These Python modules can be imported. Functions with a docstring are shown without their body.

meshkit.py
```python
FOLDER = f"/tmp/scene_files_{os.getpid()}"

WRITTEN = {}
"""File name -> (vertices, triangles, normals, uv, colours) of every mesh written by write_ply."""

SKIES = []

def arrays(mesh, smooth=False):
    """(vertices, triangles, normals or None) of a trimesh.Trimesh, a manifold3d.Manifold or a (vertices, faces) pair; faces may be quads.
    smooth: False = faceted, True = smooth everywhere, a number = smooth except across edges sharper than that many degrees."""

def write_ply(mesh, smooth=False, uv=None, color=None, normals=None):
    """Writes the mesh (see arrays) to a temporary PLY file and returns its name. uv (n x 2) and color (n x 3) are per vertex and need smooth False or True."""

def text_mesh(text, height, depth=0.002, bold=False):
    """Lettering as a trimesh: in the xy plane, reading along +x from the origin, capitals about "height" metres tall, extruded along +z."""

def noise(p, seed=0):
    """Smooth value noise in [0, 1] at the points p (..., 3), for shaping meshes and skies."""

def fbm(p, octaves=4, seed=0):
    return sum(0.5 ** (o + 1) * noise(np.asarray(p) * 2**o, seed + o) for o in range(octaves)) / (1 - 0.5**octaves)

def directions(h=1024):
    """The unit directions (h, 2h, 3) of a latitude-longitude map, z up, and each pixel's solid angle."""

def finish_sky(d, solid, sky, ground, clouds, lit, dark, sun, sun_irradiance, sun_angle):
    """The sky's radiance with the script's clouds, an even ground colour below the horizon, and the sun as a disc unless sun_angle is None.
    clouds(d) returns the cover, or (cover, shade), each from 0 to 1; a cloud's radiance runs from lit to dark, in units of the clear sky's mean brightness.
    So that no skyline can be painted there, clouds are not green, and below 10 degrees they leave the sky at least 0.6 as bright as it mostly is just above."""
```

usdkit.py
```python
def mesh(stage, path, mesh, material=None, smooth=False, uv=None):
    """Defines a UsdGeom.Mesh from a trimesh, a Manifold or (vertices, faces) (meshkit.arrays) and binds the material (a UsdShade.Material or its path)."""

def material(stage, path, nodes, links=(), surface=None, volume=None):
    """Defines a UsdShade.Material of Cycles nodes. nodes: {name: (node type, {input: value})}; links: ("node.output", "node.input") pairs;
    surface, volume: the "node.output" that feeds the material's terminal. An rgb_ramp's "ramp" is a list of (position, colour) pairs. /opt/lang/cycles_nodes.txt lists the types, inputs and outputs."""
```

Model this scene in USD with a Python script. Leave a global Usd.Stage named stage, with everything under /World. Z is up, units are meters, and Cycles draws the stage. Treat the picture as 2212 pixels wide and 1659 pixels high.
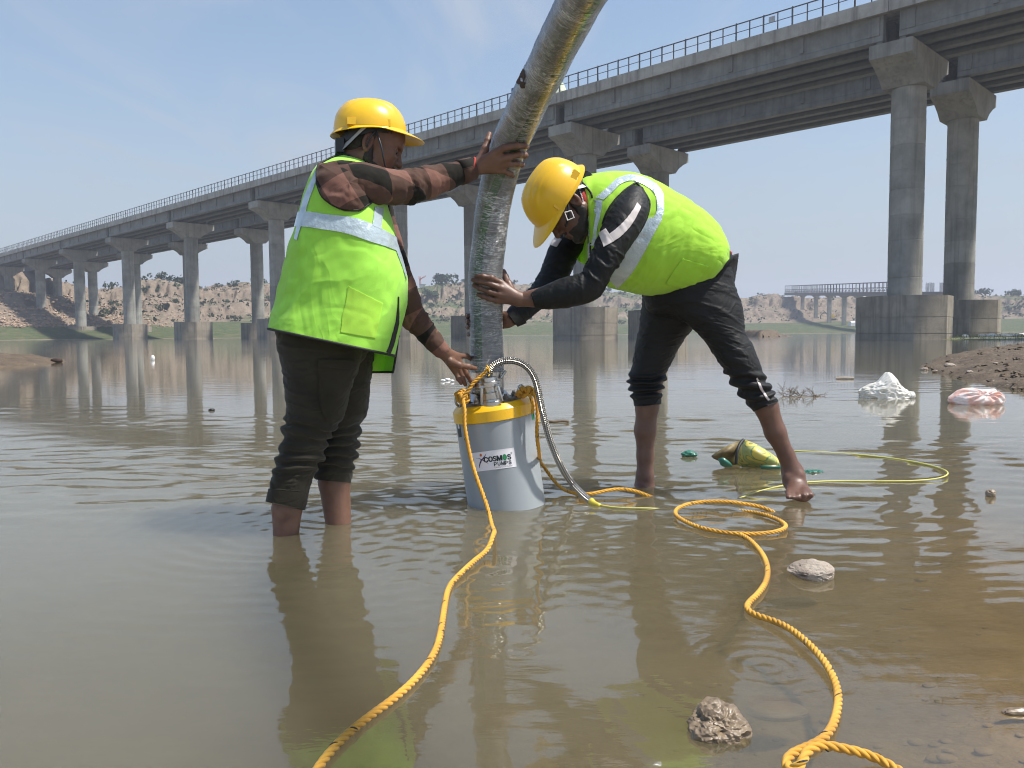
import math, random
import numpy as np
import trimesh
import manifold3d as m3
from scipy.spatial import cKDTree
from scipy.interpolate import PchipInterpolator
from pxr import Usd, UsdGeom, UsdLux, UsdShade, Sdf, Gf, Vt
import usdkit, meshkit

stage = Usd.Stage.CreateInMemory()
UsdGeom.SetStageUpAxis(stage, UsdGeom.Tokens.z)
UsdGeom.SetStageMetersPerUnit(stage, 1.0)
UsdGeom.Xform.Define(stage, '/World')
UsdGeom.Scope.Define(stage, '/World/Looks')
random.seed(7)
rng = np.random.default_rng(7)

# ------------------------------------------------------------------ camera
FOC, CX, CY = 1750.0, 1106.0, 829.5            # picture measured on a 2212 x 1659 grid
EYE = np.array([0.0, 0.0, 0.68])
PITCH, ROLL = math.atan((CY - 721.0) / FOC), math.radians(0.4)
CF = np.array([0, math.cos(PITCH), -math.sin(PITCH)])
_u = np.array([0, math.sin(PITCH), math.cos(PITCH)]); _r = np.array([1.0, 0, 0])
CR = _r * math.cos(ROLL) - _u * math.sin(ROLL)
CU = _u * math.cos(ROLL) + _r * math.sin(ROLL)
EXPOSURE = 0.86
HAZE = 0.0006
HOSE_G0, HOSE_G1 = 0.60, 0.68
cam = UsdGeom.Camera.Define(stage, '/World/camera')
cam.AddTransformOp().Set(Gf.Matrix4d(*CR, 0, *CU, 0, *(-CF), 0, *EYE, 1))
cam.CreateHorizontalApertureAttr(36.0); cam.CreateVerticalApertureAttr(27.0)
cam.CreateFocalLengthAttr(36.0 * FOC / 2212.0)
cam.CreateClippingRangeAttr(Gf.Vec2f(0.05, 6000.0))
cam.CreateExposureAttr(EXPOSURE)

# ------------------------------------------------------------------ sky and sun
SUN = np.array([0.96, -0.22, 0.0]); SUN /= np.linalg.norm(SUN)
SUN_EL = math.radians(60.0)
SUN = np.array([SUN[0] * math.cos(SUN_EL), SUN[1] * math.cos(SUN_EL), math.sin(SUN_EL)])
SKY_STRENGTH = 0.084
dome = UsdLux.DomeLight.Define(stage, '/World/sky')
sky_mat = usdkit.material(stage, '/World/Looks/sky_light', {
    'tc': ('texture_coordinate', {}),
    'sky': ('sky_texture', {'sky_type': 'single_scattering', 'sun_disc': False, 'sun_elevation': SUN_EL,
                            'sun_rotation': math.atan2(SUN[0], SUN[1]), 'altitude': 150.0, 'air_density': 1.35,
                            'aerosol_density': 0.7, 'ozone_density': 2.4}),
    'sep': ('separate_xyz', {}),
    'zc': ('math', {'math_type': 'maximum', 'value2': 0.06}),
    'pl': ('vector_math', {'math_type': 'divide'}),
    'cxyz': ('combine_xyz', {}),
    'map': ('mapping', {'scale': (0.95, 0.30, 1.0), 'rotation': (0, 0, -0.45), 'location': (0.35, 0.4, 0)}),
    'n1': ('noise_texture', {'scale': 1.35, 'detail': 9.0, 'roughness': 0.58, 'distortion': 1.1}),
    'r1': ('rgb_ramp', {'ramp': [(0.0, (0, 0, 0)), (0.47, (0, 0, 0)), (0.74, (0.75, 0.75, 0.75)), (1.0, (0.85, 0.85, 0.85))]}),
    'n2': ('noise_texture', {'scale': 0.55, 'detail': 3.0, 'roughness': 0.5}),
    'r2': ('rgb_ramp', {'ramp': [(0.0, (0, 0, 0)), (0.42, (0.05, 0.05, 0.05)), (0.66, (1, 1, 1)), (1.0, (1, 1, 1))]}),
    'mm': ('math', {'math_type': 'multiply'}),
    'hz': ('rgb_ramp', {'ramp': [(0.0, (1, 1, 1)), (0.04, (0.92, 0.92, 0.92)), (0.15, (0.55, 0.55, 0.55)), (0.28, (0.22, 0.22, 0.22)), (0.42, (0.05, 0.05, 0.05)), (1.0, (0.03, 0.03, 0.03))]}),
    'mixh': ('mix_color', {'b': (2.74, 2.98, 3.52)}),
    'mixc': ('mix_color', {'b': (4.1, 4.3, 4.6)}),
    'bg': ('background_shader', {'strength': SKY_STRENGTH})},
    [('tc.generated', 'sep.vector'), ('sep.z', 'zc.value1'), ('tc.generated', 'pl.vector1'),
     ('zc.value', 'cxyz.x'), ('zc.value', 'cxyz.y'), ('zc.value', 'cxyz.z'), ('cxyz.vector', 'pl.vector2'),
     ('pl.vector', 'map.vector'), ('map.vector', 'n1.vector'), ('pl.vector', 'n2.vector'), ('n1.fac', 'r1.fac'), ('n2.fac', 'r2.fac'),
     ('r1.color', 'mm.value1'), ('r2.color', 'mm.value2'), ('sep.z', 'hz.fac'),
     ('hz.color', 'mixh.fac'), ('sky.color', 'mixc.a'), ('mixc.result', 'mixh.a'), ('mm.value', 'mixc.fac'), ('mixh.result', 'bg.color')],
    surface='bg.background')
UsdShade.MaterialBindingAPI.Apply(dome.GetPrim()).Bind(sky_mat)
dome.GetPrim().SetCustomDataByKey('kind', 'structure')
sun = UsdLux.DistantLight.Define(stage, '/World/sun')
sun.CreateIntensityAttr(1.02); sun.CreateAngleAttr(3.0); sun.CreateColorAttr(Gf.Vec3f(1.0, 0.945, 0.87))
sun.CreateNormalizeAttr(True)
_z = SUN; _x = np.cross([0, 0, 1.0], _z); _x /= np.linalg.norm(_x); _y = np.cross(_z, _x)
sun.AddTransformOp().Set(Gf.Matrix4d(*_x, 0, *_y, 0, *_z, 0, 0, 0, 60, 1))

# ------------------------------------------------------------------ helpers
def ray(x, y): return CF + CR * ((x - CX) / FOC) + CU * ((CY - y) / FOC)
def P(x, y, d): return EYE + ray(x, y) * d                      # point seen at (x, y), d metres deep
def W(x, y, z=0.0):                                             # point seen at (x, y) on the level z
    r = ray(x, y); return EYE + r * ((z - EYE[2]) / r[2])
def proj(p):
    q = np.asarray(p, float) - EYE; z = q @ CF
    return np.stack([CX + FOC * (q @ CR) / z, CY - FOC * (q @ CU) / z], -1), z
def nrm(v): v = np.asarray(v, float); return v / np.maximum(np.linalg.norm(v, axis=-1, keepdims=True), 1e-12)
def cat(*ms): return trimesh.util.concatenate([m if isinstance(m, trimesh.Trimesh) else trimesh.Trimesh(*meshkit.arrays(m)[:2], process=False) for m in ms])
def T(v, f): return trimesh.Trimesh(np.asarray(v, float), np.asarray(f, int), process=False)
def quads(f): f = np.asarray(f); return np.vstack([f[:, [0, 1, 2]], f[:, [0, 2, 3]]])
def box(x0, x1, y0, y1, z0, z1):
    m = trimesh.creation.box([x1 - x0, y1 - y0, z1 - z0]); m.apply_translation([(x0 + x1) / 2, (y0 + y1) / 2, (z0 + z1) / 2]); return m
def frame(m, o, ex, ey, ez):
    v = np.asarray(m.vertices); return T(o + v[:, :1] * ex + v[:, 1:2] * ey + v[:, 2:3] * ez, m.faces)
def vnormals(v, f):
    n = np.zeros_like(v); c = np.cross(v[f[:, 1]] - v[f[:, 0]], v[f[:, 2]] - v[f[:, 0]])
    for k in range(3): np.add.at(n, f[:, k], c)
    return nrm(n)
def grid_faces(a, b, wrap=False):
    i, j = np.meshgrid(np.arange(a - 1), np.arange(b if wrap else b - 1), indexing='ij')
    j2 = (j + 1) % b
    return quads(np.stack([i * b + j, i * b + j2, (i + 1) * b + j2, (i + 1) * b + j], -1).reshape(-1, 4))
def spline(pts, n):
    pts = np.asarray(pts, float)
    t = np.concatenate([[0], np.cumsum(np.linalg.norm(np.diff(pts, axis=0), axis=1) ** 0.6)])
    from scipy.interpolate import CubicSpline
    q = CubicSpline(t, pts, bc_type='natural')(np.linspace(0, t[-1], max(n * 4, 64)))
    s = np.concatenate([[0], np.cumsum(np.linalg.norm(np.diff(q, axis=0), axis=1))])
    u = np.linspace(0, s[-1], n)
    return np.stack([np.interp(u, s, q[:, k]) for k in range(3)], 1)
def frames(p):
    t = nrm(np.gradient(p, axis=0)); n = np.zeros_like(p)
    a = np.array([0, 0, 1.0]) if abs(t[0, 2]) < 0.9 else np.array([1.0, 0, 0])
    n[0] = nrm(np.cross(t[0], a))
    for i in range(1, len(p)):
        v = n[i - 1] - t[i] * (n[i - 1] @ t[i]); n[i] = nrm(v)
    return t, n, np.cross(t, n)
def tube(p, r, k=10, caps=True, bump=None):
    """Tube along the points; returns a Trimesh and the st coordinates (metres along, turn)."""
    p = np.asarray(p, float); r = np.broadcast_to(r, len(p)).astype(float)
    t, n, b = frames(p); a = np.linspace(0, 2 * np.pi, k, endpoint=False)
    s = np.concatenate([[0], np.cumsum(np.linalg.norm(np.diff(p, axis=0), axis=1))])
    rr = r[:, None] * np.ones(k)
    if bump is not None: rr = rr + bump(s[:, None], a[None, :])
    v = p[:, None] + rr[..., None] * (np.cos(a)[None, :, None] * n[:, None] + np.sin(a)[None, :, None] * b[:, None])
    f = grid_faces(len(p), k, True)[:, ::-1]; v = v.reshape(-1, 3)
    uv = np.stack([np.repeat(s, k), np.tile(a / (2 * np.pi), len(p))], 1)
    if caps:
        m = len(v); v = np.vstack([v, p[:1], p[-1:]]); uv = np.vstack([uv, [[0, 0]], [[s[-1], 0]]])
        i = np.arange(k); j = (i + 1) % k; o = (len(p) - 1) * k
        f = np.vstack([f, np.stack([np.full(k, m), j, i], 1)[:, ::-1], np.stack([np.full(k, m + 1), o + i, o + j], 1)[:, ::-1]])
    mesh = T(v, f)
    if mesh.volume < 0: mesh = T(v, f[:, ::-1])
    return mesh, uv
def cyl(p0, p1, r0, r1=None, k=20):
    return tube(np.array([p0, p1], float), np.array([r0, r0 if r1 is None else r1]), k)[0]
def hull(pts): return trimesh.convex.convex_hull(np.asarray(pts, float))
def noise3(p, s, seed=0, o=4): return meshkit.fbm(np.asarray(p) * s, o, seed) - 0.5

USED, ORIGIN = {}, {}
def numbered(parent, name):
    k = USED.get((parent, name), 0); USED[(parent, name)] = k + 1
    return f'{parent}/{name}' if k == 0 else f'{parent}/{name}_{k:03d}'
def setd(prim, **kw):
    for k, v in kw.items():
        if v: prim.SetCustomDataByKey(k, v)
def thing(name, label, category, loc=(0, 0, 0), group=None):
    path = numbered('/World', name); x = UsdGeom.Xform.Define(stage, path)
    x.AddTranslateOp().Set(Gf.Vec3d(*map(float, loc))); ORIGIN[path] = np.asarray(loc, float)
    setd(x.GetPrim(), label=label, category=category, group=group); return path
def obj(name, mesh, mat, parent='/World', smooth=False, uv=None, **kw):
    """One Mesh prim; vertices come in world coordinates."""
    path = numbered(parent, name); o = ORIGIN.get(parent, np.zeros(3)); ORIGIN[path] = o
    v, f = meshkit.arrays(mesh)[:2]
    usdkit.mesh(stage, path, (v - o, f), M[mat], smooth=smooth, uv=uv)
    setd(stage.GetPrimAtPath(path), **kw); return path
def copy_of(src, name, loc, label, category, group=None, rotz=0.0, scale=(1, 1, 1)):
    path = numbered('/World', name); x = UsdGeom.Xform.Define(stage, path)
    x.AddTranslateOp().Set(Gf.Vec3d(*map(float, loc))); x.AddRotateZOp().Set(math.degrees(rotz)); x.AddScaleOp().Set(Gf.Vec3f(*map(float, scale)))
    x.GetPrim().GetReferences().AddInternalReference(src); x.GetPrim().SetInstanceable(True)
    setd(x.GetPrim(), label=label, category=category, group=group); return path

# ------------------------------------------------------------------ materials
M = {}
def mat(name, nodes, links, surface, volume=None):
    M[name] = usdkit.material(stage, '/World/Looks/' + name, nodes, links, surface, volume); return M[name]
def pbr(name, col, col2=None, rough=0.6, scale=6.0, stretch=(1, 1, 1), ramp=(0.35, 0.65), detail=5.0, bump=0.0, bscale=60.0,
        metal=0.0, coat=0.0, coat_rough=0.05, spec=0.5, rnd=0.0, sheen=0.0, trans=0.0, sub=0.0, bstretch=(1, 1, 1), speck=None, rough2=None, bdist=0.01, crease=None):
    """A principled surface whose colour runs between two tones in patches of noise, with fine relief."""
    col2 = tuple(c * 0.78 for c in col) if col2 is None else col2
    n = {'geo': ('geometry', {}), 'map': ('mapping', {'scale': stretch}),
         'noi': ('noise_texture', {'scale': scale, 'detail': detail, 'roughness': 0.6}),
         'rmp': ('rgb_ramp', {'ramp': [(0.0, col), (ramp[0], col), (ramp[1], col2), (1.0, col2)]}),
         'p': ('principled_bsdf', {'roughness': rough, 'metallic': metal, 'coat_weight': coat, 'coat_roughness': coat_rough,
                                   'specular_ior_level': spec, 'sheen_weight': sheen, 'subsurface_weight': sub, 'subsurface_radius': (1.0, 0.35, 0.2), 'subsurface_scale': 0.006})}
    l = [('geo.position', 'map.vector'), ('map.vector', 'noi.vector'), ('noi.fac', 'rmp.fac')]
    c = 'rmp.color'
    if speck:
        n['sn'] = ('noise_texture', {'scale': speck[1], 'detail': 3.0, 'roughness': 0.7})
        n['sr'] = ('rgb_ramp', {'ramp': [(0.0, (0, 0, 0)), (speck[2], (0, 0, 0)), (min(speck[2] + 0.06, 1), (1, 1, 1)), (1.0, (1, 1, 1))]})
        n['sm'] = ('mix_color', {'b': speck[0]})
        l += [('geo.position', 'sn.vector'), ('sn.fac', 'sr.fac'), ('sr.color', 'sm.fac'), (c, 'sm.a')]; c = 'sm.result'
    if rnd:
        n['oi'] = ('object_info', {}); n['mr'] = ('map_range', {'to_min': 1 - rnd, 'to_max': 1 + rnd}); n['hs'] = ('hsv', {})
        l += [('oi.random', 'mr.value'), ('mr.result', 'hs.value'), (c, 'hs.color')]; c = 'hs.color'
    l += [(c, 'p.base_color')]
    if bump:
        n['bm'] = ('mapping', {'scale': bstretch}); n['bn'] = ('noise_texture', {'scale': bscale, 'detail': 4.0, 'roughness': 0.6})
        n['b'] = ('bump', {'strength': bump, 'distance': bdist})
        l += [('geo.position', 'bm.vector'), ('bm.vector', 'bn.vector'), ('bn.fac', 'b.height'), ('b.normal', 'p.normal')]
    if crease:                                                  # sharp folds: creases of a thin cloth
        n['cm'] = ('mapping', {'scale': crease[3]}); n['cn'] = ('noise_texture', {'scale': crease[0], 'detail': 2.5, 'roughness': 0.5, 'distortion': 0.6}); n['cp'] = ('math', {'math_type': 'pingpong', 'value2': 0.11}); n['cb'] = ('bump', {'strength': crease[1], 'distance': crease[2]})
        l = [x for x in l if x[1] != 'p.normal'] + [('geo.position', 'cm.vector'), ('cm.vector', 'cn.vector'), ('cn.fac', 'cp.value1'), ('cp.value', 'cb.height'), ('cb.normal', 'p.normal')]
        if bump: l += [('b.normal', 'cb.normal')]
    if rough2 is not None:
        n['rr'] = ('map_range', {'from_min': 0.35, 'from_max': 0.65, 'to_min': rough, 'to_max': rough2}); l += [('noi.fac', 'rr.value'), ('rr.result', 'p.roughness')]
    out = 'p.BSDF'
    if trans:
        n['t'] = ('translucent_bsdf', {}); n['mx'] = ('mix_closure', {'fac': trans})
        l += [(c, 't.color'), ('p.BSDF', 'mx.closure1'), ('t.BSDF', 'mx.closure2')]; out = 'mx.closure'
    return mat(name, n, l, out)
# concrete: blotches, vertical streaks and darker stain, tone differs from pour to pour
def concrete(name, col, stain, rnd=0.12, streak=0.5):
    d = tuple(c * 0.70 for c in col)
    return mat(name, {
        'geo': ('geometry', {}), 'm1': ('mapping', {'scale': (1, 1, 1)}), 'm2': ('mapping', {'scale': (1.6, 1.6, 0.09)}),
        'n1': ('noise_texture', {'scale': 0.55, 'detail': 8.0, 'roughness': 0.65}), 'n2': ('noise_texture', {'scale': 1.4, 'detail': 6.0, 'roughness': 0.6}),
        'n3': ('noise_texture', {'scale': 9.0, 'detail': 4.0, 'roughness': 0.7}),
        'r1': ('rgb_ramp', {'ramp': [(0.0, d), (0.36, d), (0.62, col), (1.0, tuple(c * 1.1 for c in col))]}),
        'r2': ('rgb_ramp', {'ramp': [(0.0, (0, 0, 0)), (0.50, (0, 0, 0)), (0.70, (streak,) * 3), (1.0, (streak,) * 3)]}),
        'r3': ('rgb_ramp', {'ramp': [(0.0, (0.72, 0.72, 0.72)), (0.4, (0.95, 0.95, 0.95)), (1.0, (1.08, 1.08, 1.08))]}),
        'x1': ('mix_color', {'b': stain}), 'x2': ('mix_color', {'blend_type': 'multiply', 'fac': 0.7}),
        'oi': ('object_info', {}), 'mr': ('map_range', {'to_min': 1 - rnd, 'to_max': 1 + rnd}), 'hs': ('hsv', {}),
        'b': ('bump', {'strength': 0.35, 'distance': 0.05}), 'p': ('principled_bsdf', {'roughness': 0.85, 'specular_ior_level': 0.25})},
        [('geo.position', 'm1.vector'), ('geo.position', 'm2.vector'), ('m1.vector', 'n1.vector'), ('m2.vector', 'n2.vector'), ('m1.vector', 'n3.vector'),
         ('n1.fac', 'r1.fac'), ('n2.fac', 'r2.fac'), ('n3.fac', 'r3.fac'), ('r1.color', 'x1.a'), ('r2.color', 'x1.fac'), ('x1.result', 'x2.a'), ('r3.color', 'x2.b'),
         ('oi.random', 'mr.value'), ('mr.result', 'hs.value'), ('x2.result', 'hs.color'), ('hs.color', 'p.base_color'), ('n3.fac', 'b.height'), ('b.normal', 'p.normal')], 'p.BSDF')
concrete('pier_concrete', (0.29, 0.285, 0.255), (0.10, 0.098, 0.085), 0.18, 0.55)
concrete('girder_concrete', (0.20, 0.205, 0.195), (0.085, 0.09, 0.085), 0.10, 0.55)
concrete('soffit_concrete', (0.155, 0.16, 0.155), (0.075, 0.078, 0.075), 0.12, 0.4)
concrete('parapet_concrete', (0.37, 0.355, 0.315), (0.11, 0.10, 0.085), 0.07, 0.75)
concrete('cap_concrete', (0.29, 0.255, 0.205), (0.10, 0.088, 0.07), 0.06, 0.7)
pbr('dark_steel', (0.035, 0.04, 0.05), (0.06, 0.055, 0.05), rough=0.55, scale=3.0)
pbr('truss_steel', (0.085, 0.062, 0.06), (0.055, 0.045, 0.045), rough=0.6, scale=2.0)
pbr('mud_bank', (0.115, 0.080, 0.048), (0.065, 0.046, 0.028), rough=0.75, scale=3.5, bump=0.9, bscale=22.0, bdist=0.03, speck=((0.30, 0.25, 0.18), 16.0, 0.64), detail=8.0)
pbr('river_bed', (0.29, 0.23, 0.155), (0.18, 0.137, 0.085), rough=0.9, scale=5.0, detail=7.0, bump=0.6, bscale=30.0, bdist=0.02, speck=((0.30, 0.25, 0.17), 24.0, 0.66))
# hills: bare tan soil on the steep faces, scrub and grass on the gentle ones
mat('hill_ground', {
    'geo': ('geometry', {}), 'n1': ('noise_texture', {'scale': 0.055, 'detail': 8.0, 'roughness': 0.62}), 'n2': ('noise_texture', {'scale': 0.35, 'detail': 6.0, 'roughness': 0.7}),
    'sn': ('separate_xyz', {}), 'sp': ('separate_xyz', {}),
    'soil': ('rgb_ramp', {'ramp': [(0.0, (0.095, 0.078, 0.058)), (0.40, (0.165, 0.130, 0.096)), (0.60, (0.23, 0.182, 0.138)), (1.0, (0.32, 0.27, 0.215))]}),
    'grn': ('rgb_ramp', {'ramp': [(0.0, (0.035, 0.048, 0.024)), (0.42, (0.062, 0.085, 0.038)), (0.58, (0.10, 0.105, 0.056)), (0.75, (0.15, 0.125, 0.078)), (1.0, (0.2, 0.165, 0.11))]}),
    'av': ('attribute', {'attribute': 'st'}), 'sa': ('separate_xyz', {}),
    'add': ('math', {'math_type': 'multiply_add', 'value2': 0.9}), 'rf': ('rgb_ramp', {'ramp': [(0.0, (0, 0, 0)), (0.78, (0, 0, 0)), (0.96, (1, 1, 1)), (1.0, (1, 1, 1))]}),
    'mx': ('mix_color', {}), 'b': ('bump', {'strength': 0.8, 'distance': 0.8}), 'p': ('principled_bsdf', {'roughness': 0.95, 'specular_ior_level': 0.1})},
    [('geo.position', 'n1.vector'), ('geo.position', 'n2.vector'), ('n2.fac', 'soil.fac'), ('n2.fac', 'grn.fac'), ('av.vector', 'sa.vector'),
     ('n1.fac', 'add.value1'), ('sa.x', 'add.value3'), ('add.value', 'rf.fac'), ('rf.color', 'mx.fac'), ('soil.color', 'mx.a'), ('grn.color', 'mx.b'),
     ('mx.result', 'p.base_color'), ('n2.fac', 'b.height'), ('b.normal', 'p.normal')], 'p.BSDF')
pbr('scrub_leaf', (0.045, 0.062, 0.032), (0.028, 0.042, 0.022), rough=0.8, scale=0.6, spec=0.1, rnd=0.25)
pbr('dry_twig', (0.16, 0.115, 0.075), (0.09, 0.065, 0.045), rough=0.8, scale=20.0)
pbr('rubble', (0.36, 0.28, 0.20), (0.26, 0.17, 0.12), rough=0.9, scale=0.4, rnd=0.3, bump=0.5, bscale=3.0, bdist=0.1)
pbr('grass_blade', (0.085, 0.11, 0.04), (0.12, 0.11, 0.055), rough=0.7, scale=0.8)
# the river: a turbid body under a clear reflecting skin; over the shallows the bed shows through
mat('river_water', {
    'geo': ('geometry', {}), 'sp': ('separate_xyz', {}),
    'fr': ('fresnel', {'IOR': 1.56}),
    'gl': ('glossy_bsdf', {'roughness': 0.012, 'color': (1, 1, 1)}),
    'n0': ('noise_texture', {'scale': 0.9, 'detail': 5.0, 'roughness': 0.6}),
    'mud': ('rgb_ramp', {'ramp': [(0.0, (0.110, 0.094, 0.055)), (0.4, (0.120, 0.103, 0.062)), (0.7, (0.136, 0.119, 0.074)), (1.0, (0.148, 0.130, 0.084))]}),
    'df': ('subsurface_scattering', {'method': 'burley', 'scale': 1.0, 'radius': (1.0, 0.9, 0.7)}), 'tr': ('transparent_bsdf', {'color': (0.88, 0.80, 0.62)}),
    'av': ('attribute', {'attribute': 'st'}), 'sa': ('separate_xyz', {}),
    'mx1': ('mix_closure', {}), 'mx2': ('mix_closure', {}),
    'mw': ('mapping', {'scale': (0.55, 1.9, 1.0)}), 'wn': ('noise_texture', {'scale': 9.0, 'detail': 4.0, 'roughness': 0.55}),
    'b': ('bump', {'strength': 0.07, 'distance': 0.01}),
    'rr': ('map_range', {'from_min': 30.0, 'from_max': 38.0, 'to_min': 0.012, 'to_max': 0.07, 'clamp': True})},
    [('geo.position', 'n0.vector'), ('n0.fac', 'mud.fac'), ('mud.color', 'df.color'), ('geo.position', 'sp.vector'), ('sp.y', 'rr.value'), ('rr.result', 'gl.roughness'),
     ('geo.position', 'mw.vector'), ('mw.vector', 'wn.vector'), ('wn.fac', 'b.height'), ('b.normal', 'gl.normal'), ('b.normal', 'fr.normal'),
     ('av.vector', 'sa.vector'), ('sa.x', 'mx1.fac'), ('df.BSSRDF', 'mx1.closure1'), ('tr.BSDF', 'mx1.closure2'),
     ('fr.fac', 'mx2.fac'), ('mx1.closure', 'mx2.closure1'), ('gl.BSDF', 'mx2.closure2')], 'mx2.closure')

# ------------------------------------------------------------------ river bed and water
FEET = [W(618, 1150), W(730, 1110), W(1394, 1045), W(1722, 1070)]
PUMP0 = W(1094, 1085)
def bed_z(x, y):
    q = np.stack([x, y, 0 * x], -1)
    # shallow towards the near right, where the bank is
    sh = np.clip((x * 0.85 - (y - 2.0) * 0.42 + 0.10) / 1.1, -1.0, 1.0)
    z = -0.17 + 0.145 * sh + 0.05 * noise3(q, 1.1, 3) + 0.02 * noise3(q, 6.0, 4)
    return np.where(y > 12, np.minimum(z, -0.2) - (y - 12) * 0.02, z).clip(-6, -0.012)
def fan(r, a): R, A = np.meshgrid(r, a, indexing='ij'); return R * np.sin(A), R * np.cos(A)
ang = np.radians(np.linspace(-52, 52, 620))
rad = np.concatenate([np.exp(np.linspace(math.log(0.45), math.log(60), 690)), np.exp(np.linspace(math.log(60), math.log(1500), 90))[1:]])
X, Y = fan(rad, ang)
Q = np.stack([X, Y, np.zeros_like(X)], -1); RR = np.hypot(X, Y)
step = np.maximum(np.gradient(rad)[:, None], RR * (ang[1] - ang[0]))
Z = np.zeros_like(X)
wr = np.random.default_rng(11)
patch = np.clip((meshkit.fbm(Q * np.array([0.45, 1.1, 1]), 3, 21) - 0.36) / 0.26, 0.06, 1.15)
band = 0.30 + 0.70 * np.exp(-((Y - 5.3 - 0.35 * X * (X < 0)) / 2.3) ** 2)           # wind ripples behind the two men
near = np.clip((Y - 1.3) / 2.2, 0.16, 1.0)
right = 1.0 + 0.5 * np.clip((X - 0.2) / 1.2, 0, 1)
left = 1.0 - 0.62 * np.clip((-X - 0.15) / 0.7, 0, 1) * np.clip((3.6 - Y) / 1.2, 0, 1)
wn5 = [1.6 * meshkit.noise(Q * 1.7, 60 + k) for k in range(5)]
for k in range(46):
    lam = math.exp(wr.uniform(math.log(0.050), math.log(0.46))); d = wr.normal(0, 0.42) + (math.pi if wr.random() < 0.5 else 0)
    kv = 2 * math.pi / lam; slope = 0.0150 * (1.0 if lam < .25 else .7) * (0.7 + 0.6 * wr.random())
    fade = np.clip(lam / (3.2 * step) - 0.6, 0, 1)
    Z += slope / kv * np.sin(kv * (X * math.sin(d) + Y * math.cos(d)) + wr.uniform(0, 6.28) + wn5[k % 5]) * fade * patch * band * near * right * left
for c, amp, lam, ln in [(FEET[0], 0.0010, 0.075, 0.42), (FEET[1], 0.0012, 0.085, 0.5), (FEET[2], 0.0010, 0.07, 0.5), (FEET[3], 0.0014, 0.085, 0.65), (PUMP0, 0.0014, 0.10, 0.6),
                        (W(1655, 1440), 0.0009, 0.045, 0.16), (W(1480, 1180), 0.0009, 0.06, 0.3), (W(1010, 1230), 0.0007, 0.06, 0.25)]:
    r = np.hypot(X - c[0], Y - c[1]) + 0.012 * noise3(Q, 7.0, 5)
    Z += amp * np.cos(2 * math.pi * r / lam) * np.exp(-r / ln) * np.clip(lam / (3.2 * step) - 0.6, 0, 1)
Z += 0.0022 * noise3(Q, 1.3, 31, 2) * np.clip(0.6 / step, 0, 1)
depth = -bed_z(X, Y)
clear = 0.86 * np.exp(-depth / 0.11) * np.clip(1.3 - RR / 6.0, 0, 1)
_ss = W(1678, 1518)                                            # a flat stone lies close under the surface here
clear = np.maximum(clear, 0.62 * np.exp(-(((X - _ss[0]) / .062) ** 2 + ((Y - _ss[1]) / .040) ** 2) ** 2))
obj('river_water', T(np.stack([X, Y, Z], -1).reshape(-1, 3), grid_faces(len(rad), len(ang))), 'river_water', smooth=True,
    uv=np.stack([clear.ravel(), depth.ravel()], 1), kind='structure')
bx, by = fan(np.concatenate([np.exp(np.linspace(math.log(0.3), math.log(14), 240)), np.exp(np.linspace(math.log(14), math.log(1600), 40))[1:]]), np.radians(np.linspace(-56, 56, 260)))
obj('river_bed', T(np.stack([bx, by, bed_z(bx, by)], -1).reshape(-1, 3), grid_faces(*bx.shape)), 'river_bed', smooth=True, kind='structure')
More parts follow.
